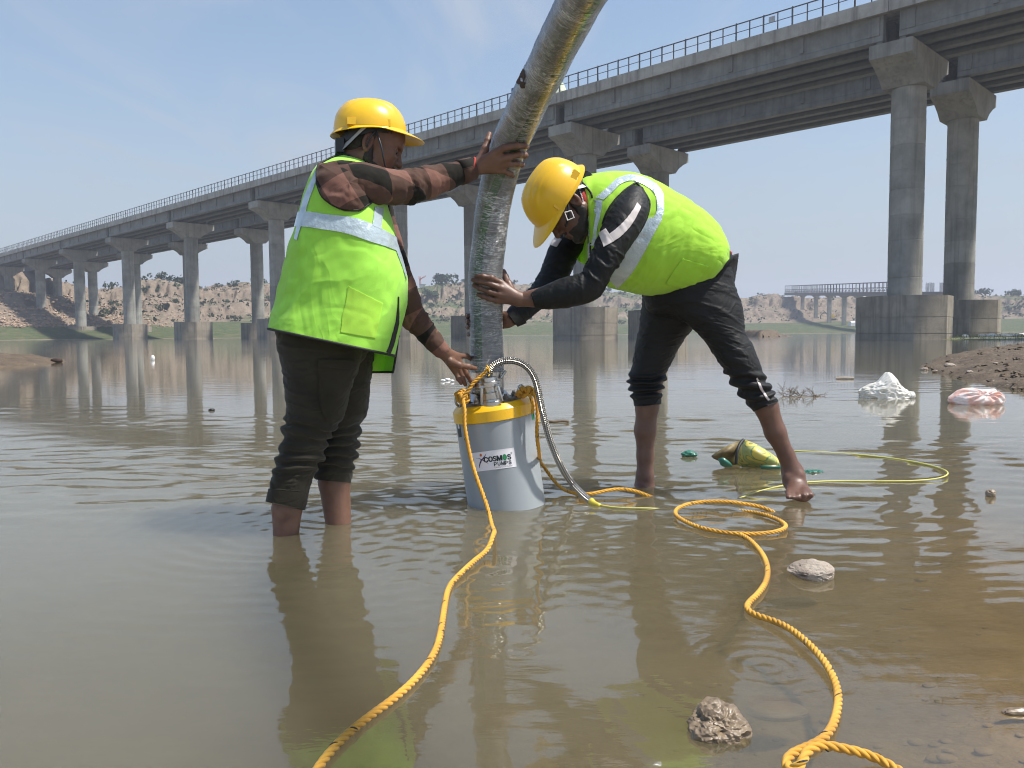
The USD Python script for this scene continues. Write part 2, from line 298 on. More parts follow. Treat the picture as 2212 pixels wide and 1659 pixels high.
# land behind and beside the camera, so that the water is not an island from elsewhere
gx, gy = np.meshgrid(np.linspace(-1600, 1600, 33), np.linspace(-1600, 1700, 34), indexing='ij')
obj('ground', T(np.stack([gx, gy, np.full_like(gx, -7.0)], -1).reshape(-1, 3), grid_faces(33, 34)), 'river_bed', kind='structure')

pbr('pebble', (0.30, 0.24, 0.165), (0.17, 0.125, 0.075), rough=0.7, scale=5.0, bump=0.4, bscale=120.0)
pr_ = np.random.default_rng(17); pv_, pf__, pk_ = [], [], 0; pio = trimesh.creation.icosphere(2, 1.0)
for i in range(240):
    c_ = W(pr_.uniform(1250, 2500), 1180 + 700 * pr_.random() ** .8); s_ = min(pr_.lognormal(-5.0, .45), .018)
    zb_ = float(bed_z(np.array([c_[0]]), np.array([c_[1]]))[0])
    if zb_ < -.10: continue
    v_ = pio.vertices * (1 + .5 * noise3(pio.vertices, 1.3, i)[:, None]) * s_ * [1.25, .9, .5] + [c_[0], c_[1], min(zb_ + s_ * .15, -.006 - s_ * .4)]; pv_.append(v_); pf__.append(pio.faces + pk_); pk_ += len(v_)
obj('pebbles', T(np.vstack(pv_), np.vstack(pf__)), 'pebble', smooth=True, label='small stones lying on the river bed under the shallow water at the lower right', category='pebbles', kind='stuff')
# ------------------------------------------------------------------ far hills and banks
def ipx(x, tab): a = np.array(tab, float); return np.interp(x, a[:, 0], a[:, 1])
hx = np.linspace(-420, 2640, 780); th = np.arctan((hx - CX) / FOC)
rs = ipx(hx, [(-420, 200), (150, 212), (280, 208), (420, 228), (700, 250), (1000, 285), (1250, 330), (1600, 345), (2000, 330), (2640, 320)]) + 5 * noise3(np.stack([hx * .012, 0 * hx, 0 * hx], 1), 1.0, 2)
rg = ipx(hx, [(-420, 232), (100, 246), (300, 272), (420, 285), (700, 305), (1000, 350), (1250, 400), (1600, 430), (2000, 430), (2640, 420)])
rt = ipx(hx, [(-420, 300), (40, 322), (200, 330), (340, 335), (560, 345), (1000, 430), (1250, 480), (1640, 500), (2000, 500), (2640, 480)])
ytop = ipx(hx, [(-420, 560), (-60, 568), (60, 588), (120, 604), (170, 618), (215, 626), (262, 622), (320, 606), (350, 602), (400, 613), (440, 622), (470, 617), (545, 608), (600, 609),
                (700, 612), (880, 620), (930, 616), (965, 608), (1010, 606), (1100, 610), (1200, 622), (1310, 629), (1400, 640), (1500, 645), (1590, 644), (1635, 636), (1690, 638), (1740, 643),
                (1850, 639), (2000, 640), (2090, 636), (2150, 641), (2212, 641), (2640, 640)])
hor = 721.0 - (hx - CX) * math.tan(ROLL)
H = EYE[2] + (hor - ytop) / FOC * rt * np.cos(th)
Hg = ipx(hx, [(-420, 5.5), (700, 5.5), (1000, 4.5), (1600, 5.2), (2640, 6.5)])
tt = np.concatenate([np.linspace(-0.35, 0, 14)[:-1], np.linspace(0, 1, 34)[:-1], np.linspace(1, 2, 110)[:-1], np.linspace(2, 2.5, 20)[:-1], np.linspace(2.5, 8, 22)])
TT, _ = np.meshgrid(tt, th, indexing='ij'); HX = np.broadcast_to(hx, TT.shape)
RR2 = np.where(TT < 1, rs + (rg - rs) * TT, np.where(TT < 2, rg + (rt - rg) * (TT - 1), rt + (TT - 2) * 70.0))
HXp, HYp = RR2 * np.sin(th), RR2 * np.cos(th)
q = np.stack([HXp, HYp, 0 * HXp], -1)
n_big, n_mid, n_fin = noise3(q, 1 / 34.0, 41), noise3(q, 1 / 11.0, 42), noise3(q, 1 / 3.5, 43)
t2 = np.clip(TT - 1, 0, 1)
gul = np.abs(noise3(np.stack([HX * 0.055 + 2.0 * n_mid, t2 * 1.2, 0 * HX], -1), 1.0, 44, 3)) * 2.0        # gullies running down the face
t2w = np.clip(t2 + 0.22 * n_big - 0.20 * np.clip(0.35 - gul, 0, 1) * (t2 > 0.15), 0, 1)
S = np.interp(t2w, [0, 0.30, 0.38, 0.62, 0.70, 0.78, 0.92, 1.0], [0, 0.20, 0.36, 0.50, 0.56, 0.82, 0.95, 1.0])
z = np.where(TT < 0, TT * 4.0, np.where(TT < 1, Hg * np.clip(TT, 0, 1) ** 1.2, Hg + (H - Hg) * S))
z = z + np.where(TT > 0.1, 1.0, 0) * (0.5 * n_mid + 0.25 * n_fin) + np.where(TT > 1, 1, 0) * np.clip(t2 * 4, 0, 1) * (2.0 * n_mid + 1.3 * n_fin) * np.where(TT > 2.05, 0.5, 1)
z = np.where(TT > 2, z + np.clip(TT - 2.0, 0, 6) * (0.8 * np.clip(n_big, -1, .5)) - np.clip(TT - 2.6, 0, 1) * 3.0, z)
gz = np.gradient(z, axis=0) / np.maximum(np.gradient(RR2, axis=0), 0.3)
green = np.where(TT < 1.0, 0.62 - 0.45 * (TT < 0.06), 0.40 - 0.40 * np.clip(np.abs(gz), 0, 0.9)) + 0.10 * n_big
green = green + np.where(TT > 1, 1, 0) * ipx(HX, [(-420, -.22), (200, -.16), (330, .02), (560, .02), (700, .10), (880, .26), (960, .22), (1040, .08), (1250, .2), (1420, .2), (1580, .0), (1900, -.02), (2100, .08), (2640, .1)])
green = green - np.where((TT > 0.55) & (TT <= 1), 1, 0) * ipx(HX, [(-420, .42), (120, .40), (250, .30), (380, .25), (470, 0), (2640, 0)]) * np.clip((TT - .55) / .2, 0, 1)
obj('hills', T(np.stack([HXp, HYp, z], -1).reshape(-1, 3), grid_faces(*TT.shape)), 'hill_ground', smooth=True, uv=np.stack([green.ravel(), 0 * green.ravel()], 1), kind='structure')
HILL = cKDTree(np.stack([HXp.ravel(), HYp.ravel()], 1)); HZ = z.ravel()
def hill_z(x, y): return float(HZ[HILL.query([x, y])[1]])
def hill_at(px, t):                                           # a point of the hills in the direction px, t as in tt
    i = int(np.argmin(abs(hx - px))); j = int(np.argmin(abs(tt - t))); return np.array([HXp[j, i], HYp[j, i], z[j, i]])
# a blue ridge far beyond
fx = np.linspace(-500, 2700, 160); fth = np.arctan((fx - CX) / FOC)
fh = 46 + 16 * noise3(np.stack([fx * .006, 0 * fx, 0 * fx], 1), 1.0, 8)
rows = [(1150, 0.0), (1180, .55), (1230, .9), (1300, 1.0), (1500, .9)]
obj('far_ridge', T(np.vstack([np.stack([r * np.sin(fth), r * np.cos(fth), fh * k - 6 * (k == 0)], 1) for r, k in rows]), grid_faces(len(rows), len(fx))), 'scrub_leaf', smooth=True, kind='structure')

def bush_mesh(seed, w, h, n):
    r = np.random.default_rng(seed); vs, fs = [], []
    cl = [(r.normal(0, .28, 2) * w, r.uniform(.12, .75) * h, r.uniform(.22, .40) * w) for _ in range(7)]
    for i in range(n):
        c, cz, cr = cl[r.integers(7)]
        p = np.array([c[0], c[1], cz]) + nrm(r.normal(size=3)) * cr * r.uniform(.55, 1.05) * np.array([1, 1, .75])
        a = nrm(r.normal(size=3)); b = nrm(np.cross(a, r.normal(size=3))); s = w * r.uniform(.05, .11)
        vs += [p - a * s, p + b * s * .8, p + a * s, p - b * s * .8]; k = 4 * i; fs += [[k, k + 1, k + 2], [k, k + 2, k + 3]]
    return T(vs, fs)
def trunk_mesh(seed, w, h):
    r = np.random.default_rng(seed); ms = []
    for i in range(4):
        e = np.array([*r.normal(0, .25, 2) * w, h * r.uniform(.5, .8)]); ms.append(tube(np.array([[0, 0, -0.4], e * [.3, .3, .45], e]), np.array([.07, .05, .02]) * w * .6, 6)[0])
    return cat(*ms)
SHRUB = 'scrub bushes dotted over the eroded hills'
protos = []
def shrub(name, p, w, h, seed, label, category='bush', group=None, n=260):
    t = thing(name, label, category, p, group)
    obj('crown', T(bush_mesh(seed, w, h, n).vertices + p, bush_mesh(seed, w, h, n).faces), 'scrub_leaf', t); obj('trunk', T(trunk_mesh(seed, w, h).vertices + p, trunk_mesh(seed, w, h).faces), 'dry_twig', t)
    return t
for px, tq, w, h, sd, lab in [(352, 2.0, 4.2, 3.4, 1, 'dark round bush on the tan hilltop between the two left columns'), (372, 2.02, 3.0, 2.8, 2, 'smaller bush just right of the hilltop bush between the left columns'),
                              (402, 2.05, 7.0, 3.2, 3, 'wide thin-crowned thorn tree on the ridge left of the near column'), (968, 1.95, 9.5, 4.2, 4, 'flat-topped thorn tree on the cliff left of the wrapped hose'),
                              (930, 1.75, 8.0, 3.6, 5, 'dark green bush on the slope left of the wrapped hose'), (562, 2.0, 5.0, 2.6, 6, 'low thorn tree on the cliff edge left of the green vest'),
                              (1318, 1.95, 4.0, 4.2, 7, 'pointed dark bush on the hill below the black sleeve'), (2193, 2.0, 6.5, 5.0, 8, 'round-crowned tree on the ridge at the right edge of the picture'),
                              (2124, 2.0, 5.5, 3.2, 9, 'small tree on the ridge right of the rear column'), (2098, 2.0, 3.5, 2.2, 10, 'tiny bush on the ridge close to the rear right column')]:
    protos.append(shrub('thorn_tree' if 'tree' in lab else 'bush', hill_at(px, tq), w, h, sd, lab, 'tree' if 'tree' in lab else 'bush'))
first = None
wr = np.random.default_rng(5); count = 0
while count < 150:
    px = wr.uniform(150, 2300); tq = 1 + wr.beta(1.6, 1.0) * 1.05
    dens = ipx(px, [(150, .2), (300, .6), (560, .7), (880, 1), (1010, .6), (1250, .9), (1420, .9), (1600, .35), (1900, .25), (2212, .6)])
    if wr.random() > dens: continue
    p = hill_at(px, tq); s = wr.uniform(.6, 1.5); lab = 'dark green scrub bush dotted on the eroded tan hills across the river'
    if first is None: first = shrub('scrub_bush', p, 2.6, 1.9, 77, lab, 'bush', SHRUB, 150)
    else: copy_of(first, 'scrub_bush', p, lab, 'bush', SHRUB, wr.uniform(0, 6.28), (s, s, s * wr.uniform(.7, 1.1)))
    count += 1
# low scrub too small to tell apart
sv, sf, k = [], [], 0
for i in range(3600):
    px, tq = wr.uniform(120, 2350), 1 + wr.beta(1.3, 1.2) * 1.02
    if wr.random() > ipx(px, [(120, .15), (300, .7), (560, .8), (880, 1), (1010, .8), (1250, 1), (1420, 1), (1600, .5), (1900, .45), (2212, .9)]): continue
    p = hill_at(px, tq) + np.array([wr.normal(0, 2.0), wr.normal(0, 2.0), 0]); s = wr.lognormal(-.75, .45)
    for j in range(6):
        o = p + wr.normal(0, .45, 3) * s + np.array([0, 0, s * .35]); a = nrm(wr.normal(size=3)) * s * .55; b = nrm(np.cross(a, wr.normal(size=3))) * s * .5; sv += [o - a, o + b, o + a, o - b]; sf += [[k, k + 1, k + 2], [k, k + 2, k + 3]]; k += 4
obj('scrub', T(np.array(sv), sf), 'scrub_leaf', label='low dry scrub speckling the eroded hills across the river', category='scrub', kind='stuff')
# rubble on the bank below the abutment
rv, rf, k = [], [], 0
ico = trimesh.creation.icosphere(1, 1.0)
for i in range(2600):
    px, tq = wr.uniform(-60, 420), wr.uniform(0.62, 1.75)
    if px > 260 and wr.random() < (px - 260) / 170: continue
    p = hill_at(px, tq) + np.array([wr.normal(0, 1.2), wr.normal(0, 1.2), 0.05]); s = wr.uniform(.12, .5) ** 1.0
    v = ico.vertices * (1 + 0.35 * wr.normal(size=(len(ico.vertices), 1)).clip(-1, 1)) * s * np.array([1, 1, .7]); rv.append(v + p); rf.append(ico.faces + k); k += len(v)
obj('rubble', T(np.vstack(rv), np.vstack(rf)), 'rubble', label='pale broken stone strewn down the left bank below the bridge end', category='rubble', kind='stuff')

# ------------------------------------------------------------------ the two bridges
A0 = np.array([31.86857, 66.0, 0]); BV = np.array([-23.76, 23.826, 0]); SPAN = float(np.linalg.norm(BV)); BU = BV / SPAN; BN = np.array([-BU[1], BU[0], 0]); BN = BN if BN[1] < 0 else -BN
UP = np.array([0, 0, 1.0])
def bridge(name, label, e0, s0, ks, zg, pile_top, base, railing, s_end, caps):
    """s runs along the deck, e across it (towards the camera), z up."""
    def fr(m): return frame(m, A0 + BN * e0 + BU * s0, BU, BN, UP)
    t = thing(name, label, 'bridge', A0 + BN * e0 + BU * s0)
    def prism(poly, a, b):                                     # outline in (e, z), pushed along s
        from shapely.geometry import Polygon
        m = trimesh.creation.extrude_polygon(Polygon(poly), b - a, engine='earcut'); v = m.vertices
        return T(np.stack([v[:, 2] + a, v[:, 0], v[:, 1]], 1), m.faces[:, ::-1] if True else m.faces)
    zt = zg + 2.0
    sec = [(-.42, zg), (.42, zg), (.42, zg + .30), (.16, zg + .55), (.16, zt - .40), (.52, zt - .22), (.52, zt), (-.52, zt), (-.52, zt - .22), (-.16, zt - .40), (-.16, zg + .55), (-.42, zg + .30)]
    outer = [(-.42, zg), (.42, zg), (.42, zg + .42), (.36, zg + .52), (.36, zt - .02), (.36, zt), (-.52, zt), (-.52, zt - .22), (-.16, zt - .40), (-.16, zg + .55), (-.42, zg + .30)]
    for k in ks[:-1]:
        a, b = k * SPAN + .6, (k + 1) * SPAN - .6
        for i, e in enumerate((3.62, 1.22, -1.22, -3.62)):
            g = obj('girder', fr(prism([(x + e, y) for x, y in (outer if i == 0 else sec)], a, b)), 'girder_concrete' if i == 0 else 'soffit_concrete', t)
            if i == 0:
                for q_ in range(1, 5): obj('stiffener', fr(box(a + (b - a) * q_ / 5 - .18, a + (b - a) * q_ / 5 + .18, e + .33, e + .50, zg + .60, zt - .05)), 'girder_concrete', g)
                for q_ in (a + .25, b - 1.15): obj('end_panel', fr(box(q_, q_ + .9, e + .33, e + .47, zg + .45, zt - .15)), 'girder_concrete', g)
        for q_ in (a + .5, (2 * a + b) / 3, (a + 2 * b) / 3, b - .8):
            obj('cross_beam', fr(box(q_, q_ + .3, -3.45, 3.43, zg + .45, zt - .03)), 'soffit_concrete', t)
        sl = [(-4.75, zt), (4.35, zt), (4.55, zt - .12), (4.62, zt - .12), (4.62, zt + .93), (4.35, zt + .93), (4.33, zt + .25), (-4.35, zt + .25), (-4.37, zt + .93), (-4.75, zt + .93)]
        obj('deck_slab', fr(prism(sl, k * SPAN + .02, (k + 1) * SPAN - .02)), 'parapet_concrete', t)
    r = np.random.default_rng(3 + len(ks))
    for k in ks[1:] if ks[0] < 0 else ks:
        if k == ks[-1]: break
        s = k * SPAN
        pt, pb, capz = pile_top(k), base(k), zg - .22
        hh = [(-4.1, capz - 1.05), (-3.0, capz - 1.5), (-2.0, capz - 2.1), (-1.32, capz - 2.75), (1.32, capz - 2.75), (2.0, capz - 2.1), (3.0, capz - 1.5), (4.1, capz - 1.05), (4.1, capz), (-4.1, capz)]
        pier = obj('pier', fr(prism(hh, s - 1.6, s + 1.6)), 'pier_concrete', t)
        for e in (3.62, 1.22, -1.22, -3.62):
            for o in (-1.05, .65): obj('bearing', fr(box(s + o, s + o + .45, e - .32, e + .32, capz, zg)), 'girder_concrete', pier)
        zz = [pt if caps(k) else pb - 1]
        while zz[-1] < capz - 2.75 - 1.2: zz.append(min(zz[-1] + r.choice([1.5, 2.0, 2.0, 3.0]), capz - 2.75))
        zz[-1] = capz - 2.75
        for a, b in zip(zz[:-1], zz[1:]):
            m = trimesh.creation.revolve([(0, a), (1.262, a), (1.285, a + .04), (1.285 + r.normal(0, .004), b - .04), (1.262, b), (0, b)], sections=48)
            obj('column_segment', fr(T(m.vertices + [s, 0, 0], m.faces)), 'pier_concrete', pier)
        if caps(k):
            a8 = np.radians(np.arange(8) * 45 + 22.5 + 8); R8 = 3.35 / math.cos(math.pi / 8)
            for a, b, rr in ((-4.0, .45, R8), (.50, 1.75, R8 * .997), (1.78, pt, R8)):
                if b - a < .1 or a > pt: continue
                v = np.vstack([np.stack([np.cos(a8) * rr + s, np.sin(a8) * rr, np.full(8, zc)], 1) for zc in (a, b)]); obj('pile_cap_block', fr(hull(v)), 'cap_concrete', pier)
            if pt > 1.8:
                for zj in (.475, 1.765): obj('cap_joint', fr(hull(np.vstack([np.stack([np.cos(a8) * R8 * .985 + s, np.sin(a8) * R8 * .985, np.full(8, zc)], 1) for zc in (zj - .03, zj + .02)]))), 'cap_concrete', pier)
    s1 = ks[-1] * SPAN                                         # abutment where the bridge meets the bank
    obj('abutment', fr(cat(box(s1 - .6, s1 + 1.2, -4.9, 4.9, zg - 9, zg - .2), box(s1 + 1.2, s1 + 12, -4.9, -4.3, zg - 9, zt + .9), box(s1 + 1.2, s1 + 12, 4.3, 4.9, zg - 9, zt + .9))), 'parapet_concrete', t)
    if railing:
        L0, L1 = ks[0] * SPAN, ks[-1] * SPAN; zb = zt + .93
        rl = obj('railing', fr(cat(box(L0, L1, 4.44, 4.52, zb + 1.38, zb + 1.46), box(L0, L1, 4.46, 4.50, zb + .70, zb + .75))), 'dark_steel', t)
        n = int((L1 - L0) / 1.28)
        for i in range(min(n, 297)):
            s = L0 + .4 + i * 1.28; w = .055 if i % 2 == 0 else .035
            m = box(s - w, s + w, 4.43, 4.53, zb - (.35 if i % 2 == 0 else 0), zb + 1.38)
            if i % 2 == 0: m = cat(m, tube(np.array([[s, 4.4, zb + .9], [s + .35, 3.9, zb + .1], [s, 4.4, zb + .05]]) + 0., .018, 5)[0], box(s - .03, s + .03, 4.15, 4.43, zb + 1.50, zb + 1.54), box(s - .03, s + .03, 4.42, 4.5, zb + 1.38, zb + 1.54))
            obj('post', fr(m), 'dark_steel', rl)
        p = box(A0[0] * 0 + 9.2, 9.75, 4.55, 4.58, zb + .72, zb + 1.18); obj('sign_plate', fr(p), 'galvanised', rl)
    return fr
pbr('galvanised', (0.42, 0.43, 0.44), (0.33, 0.34, 0.35), rough=0.5, scale=3.0)
def landz(e0, s0):
    return lambda k: (lambda p: hill_z(p[0], p[1]))(A0 + BN * e0 + BU * (s0 + k * SPAN))
front = bridge('road_bridge', 'nearer grey concrete girder bridge with dark railing along its parapet', 0.0, 0.0, list(range(-1, 10)), 22.9,
               lambda k: 3.45 if k < 6 else 3.3, lambda k: min(landz(0, 0)(k), 9.0), True, 0, lambda k: k <= 6)
e1, s1 = -13.952, -33.58
rear = bridge('road_bridge', 'farther concrete girder bridge behind the railed one', e1, s1, list(range(0, 11)), 22.9, lambda k: 3.42 if k < 4 else 3.3, lambda k: min(landz(e1, s1)(k), 9.0), False, 0, lambda k: k <= 8)

# ------------------------------------------------------------------ other far things
def ground_box(p, w, d, h, yaw=0.0):
    m = box(-w / 2, w / 2, -d / 2, d / 2, 0, h); c, s = math.cos(yaw), math.sin(yaw); return T(m.vertices @ np.array([[c, s, 0], [-s, c, 0], [0, 0, 1]]) + p, m.faces)
pbr('truck_blue', (0.02, 0.035, 0.11), rough=0.4, coat=0.4); pbr('truck_green', (0.32, 0.42, 0.22), (0.5, 0.5, 0.42), rough=0.5, scale=1.5); pbr('rubber', (0.02, 0.02, 0.02), rough=0.8); pbr('yellow_machine', (0.55, 0.36, 0.03), rough=0.5, coat=.3)
pbr('white_paint', (0.72, 0.72, 0.70), (0.62, 0.61, 0.58), rough=0.5, scale=2.0); pbr('red_paint', (0.42, 0.10, 0.07), rough=0.6)
# lorry on the near deck, mostly behind the hose
s_t = 37.2
t = thing('truck', 'dark blue lorry with pale green cab driving on the bridge behind the hose', 'truck', A0 + BU * s_t + UP * 25.2)
body = front(hull(np.array([(s_t + a, e, z_) for a in (0, 4.6) for e in (.9, 3.1) for z_ in (26.1, 28.35)] + [(s_t + a, e, 28.5) for a in (.2, 4.4) for e in (1.2, 2.8)])))
obj('cargo_body', body, 'truck_blue', t)
cb = obj('cab', front(hull(np.array([(s_t - 1.9, e, 25.8) for e in (1, 3)] + [(s_t - 1.9, e, 27.0) for e in (1, 3)] + [(s_t - 1.5, e, 28.0) for e in (1.1, 2.9)] + [(s_t - .1, e, 28.1) for e in (1, 3)] + [(s_t - .1, e, 25.8) for e in (1, 3)]))), 'truck_green', t)
obj('window', front(box(s_t - 1.35, s_t - .5, 2.99, 3.02, 27.05, 27.75)), 'dark_steel', cb)
for ws in (-1.1, 1.6, 3.6):
    for e in (1.1, 2.9): obj('wheel', front(T(*(lambda m: (m.vertices[:, [0, 2, 1]] + [s_t + ws, e, 25.65], m.faces[:, ::-1]))(trimesh.creation.cylinder(.48, .3, sections=18)))), 'rubber', t)
# bridge under construction far to the right
c0, c1 = P(1704, 634, 470.0), P(2032, 634, 268.0); L = c1 - c0; cu = nrm(L * [1, 1, 0]); cn = np.array([-cu[1], cu[0], 0]); LL = float(L[:2] @ cu[:2]); slope = L[2] / LL
def fc(m): v = np.asarray(m.vertices); return T(c0 + v[:, :1] * cu + v[:, 1:2] * cn + (v[:, 2:3] + v[:, :1] * slope) * UP, m.faces)
t = thing('unfinished_bridge', 'far unfinished bridge with brown steel launching truss on pale piers', 'bridge', c0)
obj('deck', fc(box(0, LL * 1.02, -2.5, 2.5, -1.0, 0.6)), 'truss_steel', t)
tr = obj('truss', fc(cat(box(0, LL * .9, -2.3, -2.0, 4.2, 4.5), box(0, LL * .9, 2.0, 2.3, 4.2, 4.5), box(0, LL * .9, -2.3, -2.05, .9, 1.15), box(0, LL * .9, -2.3, -2.05, 2.2, 2.4), box(0, LL * .9, 2.05, 2.3, 2.2, 2.4))), 'truss_steel', t)
for i in range(40):
    a = LL * .9 * i / 39.5
    for e in (-2.15, 2.15): obj('truss_post', fc(box(a - .12, a + .12, e - .1, e + .1, .6, 4.2)), 'truss_steel', tr)
    b = a + LL * .9 / 39.5; obj('truss_brace', fc(tube(np.array([[a, -2.15, .7], [(a + b) / 2, -2.15, 2.3], [b, -2.15, .7]]), .09, 4)[0]), 'truss_steel', tr)
for px in (1734, 1763, 1792, 1824, 1854, 1884, 1950):
    f_ = np.interp(px, [1704, 2032], [0, 1]); aa = f_ * 470 / (f_ * 470 + (1 - f_) * 268) * 0 + 1.0
    d_ = 1 / ((1 - f_) / 470 + f_ / 268); p = P(px, 634, d_); a = float((p - c0)[:2] @ cu[:2]); gz_ = hill_z(*(c0 + cu * a)[:2])
    top = c0[2] + slope * a
    pr = obj('pier', fc(T(*(lambda m: (m.vertices + [a, 0, 0], m.faces))(box(-.55, .55, -.9, .9, gz_ - top - 1, -2.0)))), 'parapet_concrete', t)
    obj('pier_head', fc(T(*(lambda m: (m.vertices + [a, 0, 0], m.faces))(hull([(x, y, -2.0) for x in (-.6, .6) for y in (-.9, .9)] + [(x, y, -1.0) for x in (-1.1, 1.1) for y in (-2.2, 2.2)])))), 'parapet_concrete', pr)
for a0_ in (LL * .93, LL * .985):
    rb = np.random.default_rng(int(a0_)); obj('rebar_cage', fc(cat(*[box(a0_ + x, a0_ + x + .07, y, y + .07, .6, 3.4 + rb.uniform(0, .5)) for x in np.linspace(-1.6, 1.4, 9) for y in (-1.5, 1.5)])), 'truss_steel', t)
# excavator, tent and crane
p = hill_at(1797, 1.05) + UP * .1
t = thing('excavator', 'tiny yellow excavator at the foot of the unfinished bridge', 'excavator', p)
obj('body', cat(T(hull([(x, y, z_) for x in (-1.6, 1.2) for y in (-1.1, 1.1) for z_ in (1.1, 2.2)] + [(-1.0, -1, 3.2), (.5, -1, 3.2), (-1.0, .2, 3.2), (.5, .2, 3.2)]).vertices + p, hull([(x, y, z_) for x in (-1.6, 1.2) for y in (-1.1, 1.1) for z_ in (1.1, 2.2)] + [(-1.0, -1, 3.2), (.5, -1, 3.2), (-1.0, .2, 3.2), (.5, .2, 3.2)]).faces)), 'yellow_machine', t)
obj('track', cat(ground_box(p + [0, -1.1, 0], 3.6, .5, .9), ground_box(p + [0, 1.1, 0], 3.6, .5, .9)), 'rubber', t)
obj('arm', cat(tube(p + np.array([[-1.2, 0, 2], [-3.6, 0, 4.4], [-5.6, 0, 2.4], [-5.4, 0, .8]]), np.array([.28, .26, .2, .35]), 8)[0]), 'dark_steel', t)
p = hill_at(1848, .62)
obj('tent', hull(np.vstack([p + np.array(q_) for q_ in [(-2.6, -1.5, 0), (2.6, -1.5, 0), (-2.6, 1.5, 0), (2.6, 1.5, 0), (-2.4, -1.4, 1.6), (2.4, -1.4, 1.6), (-2.4, 1.4, 1.6), (2.4, 1.4, 1.6), (-2.2, 0, 2.3), (2.2, 0, 2.3)]])), 'white_paint', label='small white tent on the far bank left of the near pile cap', category='tent')
p = hill_at(911, 2.3); p[2] -= .5
t = thing('crane', 'tiny red lattice crane on the skyline between column and hose', 'crane', p)
def lattice(a, b, w, n):
    a, b = np.asarray(a, float), np.asarray(b, float); ms = []; ax = nrm(b - a); u_ = nrm(np.cross(ax, [0, 1, .1])); v_ = np.cross(ax, u_); cs = [u_ + v_, u_ - v_, -u_ - v_, v_ - u_]
    for c in cs: ms.append(tube(np.array([a + c * w, b + c * w]), .09, 4)[0])
    for i in range(n):
        for j in range(4): ms.append(tube(np.array([a + (b - a) * i / n + cs[j] * w, a + (b - a) * (i + 1) / n + cs[(j + 1) % 4] * w]), .06, 4)[0])
    return cat(*ms)
obj('mast', lattice(p, p + [-.6, 0, 7.0], .35, 8), 'red_paint', t); obj('jib', lattice(p + [-.6, 0, 5.2], p + [2.6, .5, 7.2], .22, 5), 'red_paint', t)
p = hill_at(917, 2.2)
t = thing('shed', 'tiny white building on the skyline beside the crane', 'building', p); obj('wall', ground_box(p - UP, 3.2, 2.4, 2.6), 'white_paint', t); obj('roof', ground_box(p + UP * 1.6, 3.5, 2.7, .2), 'galvanised', t)

# ------------------------------------------------------------------ mud banks in the river
def bank(name, outline, hfun, mat_, seed, rough=.02, n=150, **kw):
    from shapely.geometry import Polygon
    from shapely import contains_xy, distance, points, boundary
    pts = np.array([W(*p_)[:2] for p_ in outline]); pg = Polygon(pts).buffer(.0)
    x0, y0, x1, y1 = pg.bounds; m_ = .08 * max(x1 - x0, y1 - y0)
    xs, ys = np.linspace(x0 - m_, x1 + m_, n), np.linspace(y0 - m_, y1 + m_, n); X_, Y_ = np.meshgrid(xs, ys, indexing='ij')
    pp = points(X_.ravel(), Y_.ravel()); dd = distance(pp, boundary(pg)); ins = contains_xy(pg, X_.ravel(), Y_.ravel())
    sd = np.where(ins, dd, -dd).reshape(X_.shape); q_ = np.stack([X_, Y_, 0 * X_], -1); sc = max(x1 - x0, y1 - y0)
    sd = sd + .05 * sc * noise3(q_, 9 / sc, seed)
    z_ = np.where(sd > 0, hfun(sd, X_, Y_), np.maximum(sd, -.6) * .5 - .03) + np.clip(sd * 6 + .3, 0, 1) * (rough * 2.2 * noise3(q_, 3.0 / sc * 8, seed + 1) + rough * 1.6 * noise3(q_, 10.0, seed + 2) + rough * noise3(q_, 28.0, seed + 3))
    keep = (z_ > -.25); f = grid_faces(n, n); f = f[keep.ravel()[f].all(1)]
    bm_ = T(np.stack([X_, Y_, z_], -1).reshape(-1, 3), f); bm_.remove_unreferenced_vertices()
    obj(name, bm_, mat_, smooth=True, **kw)
    tree = cKDTree(np.stack([X_.ravel(), Y_.ravel()], 1)); zz_ = z_.ravel()
    return lambda x, y: float(zz_[tree.query([x, y])[1]]), pg
rb_z, rb_pg = bank('mud_bank', [(1990, 796), (2030, 806), (2075, 818), (2140, 834), (2212, 846), (2330, 872), (2460, 880), (2500, 800), (2480, 758), (2300, 752), (2160, 762), (2060, 776), (2010, 786)],
             lambda s, x, y: .62 * (1 - np.exp(-s / 1.9)), 'mud_bank', 51, .05, 230, label='brown lumpy mud bank rising from the water at the right edge', category='mud bank', kind='structure')
lb_z, lb_pg = bank('mud_bank', [(128, 781), (100, 785), (60, 789), (0, 795), (-160, 806), (-260, 800), (-220, 772), (-60, 766), (30, 772), (90, 776)],
             lambda s, x, y: .36 * (1 - np.exp(-s / 1.6)), 'mud_bank', 53, .05, 150, label='low tan mud spit at the left edge of the river', category='mud bank', kind='structure')
gb_z, gb_pg = bank('mud_bank', [(1880, 731.5), (1960, 732.8), (2060, 734), (2212, 735), (2420, 736), (2420, 727), (2212, 727), (2050, 728), (1940, 730)],
             lambda s, x, y: .16 * (1 - np.exp(-s / 1.5)), 'grass_blade', 55, .03, 130, label='low weedy sandbar behind the mud bank', category='sandbar', kind='structure')
ib_z, ib_pg = bank('islet', [(1598, 727), (1640, 728.2), (1690, 727.6), (1712, 726.6), (1690, 725), (1640, 724.4), (1596, 725)], lambda s, x, y: .95 * np.clip(s / .7, 0, 1) ** .6 * np.clip((W(1700, 727)[0] - x) / 3.0, .12, 1), 'mud_bank', 57, .16, 110,
             label='small dark mud islet in the river behind the bending man', category='islet', kind='structure')
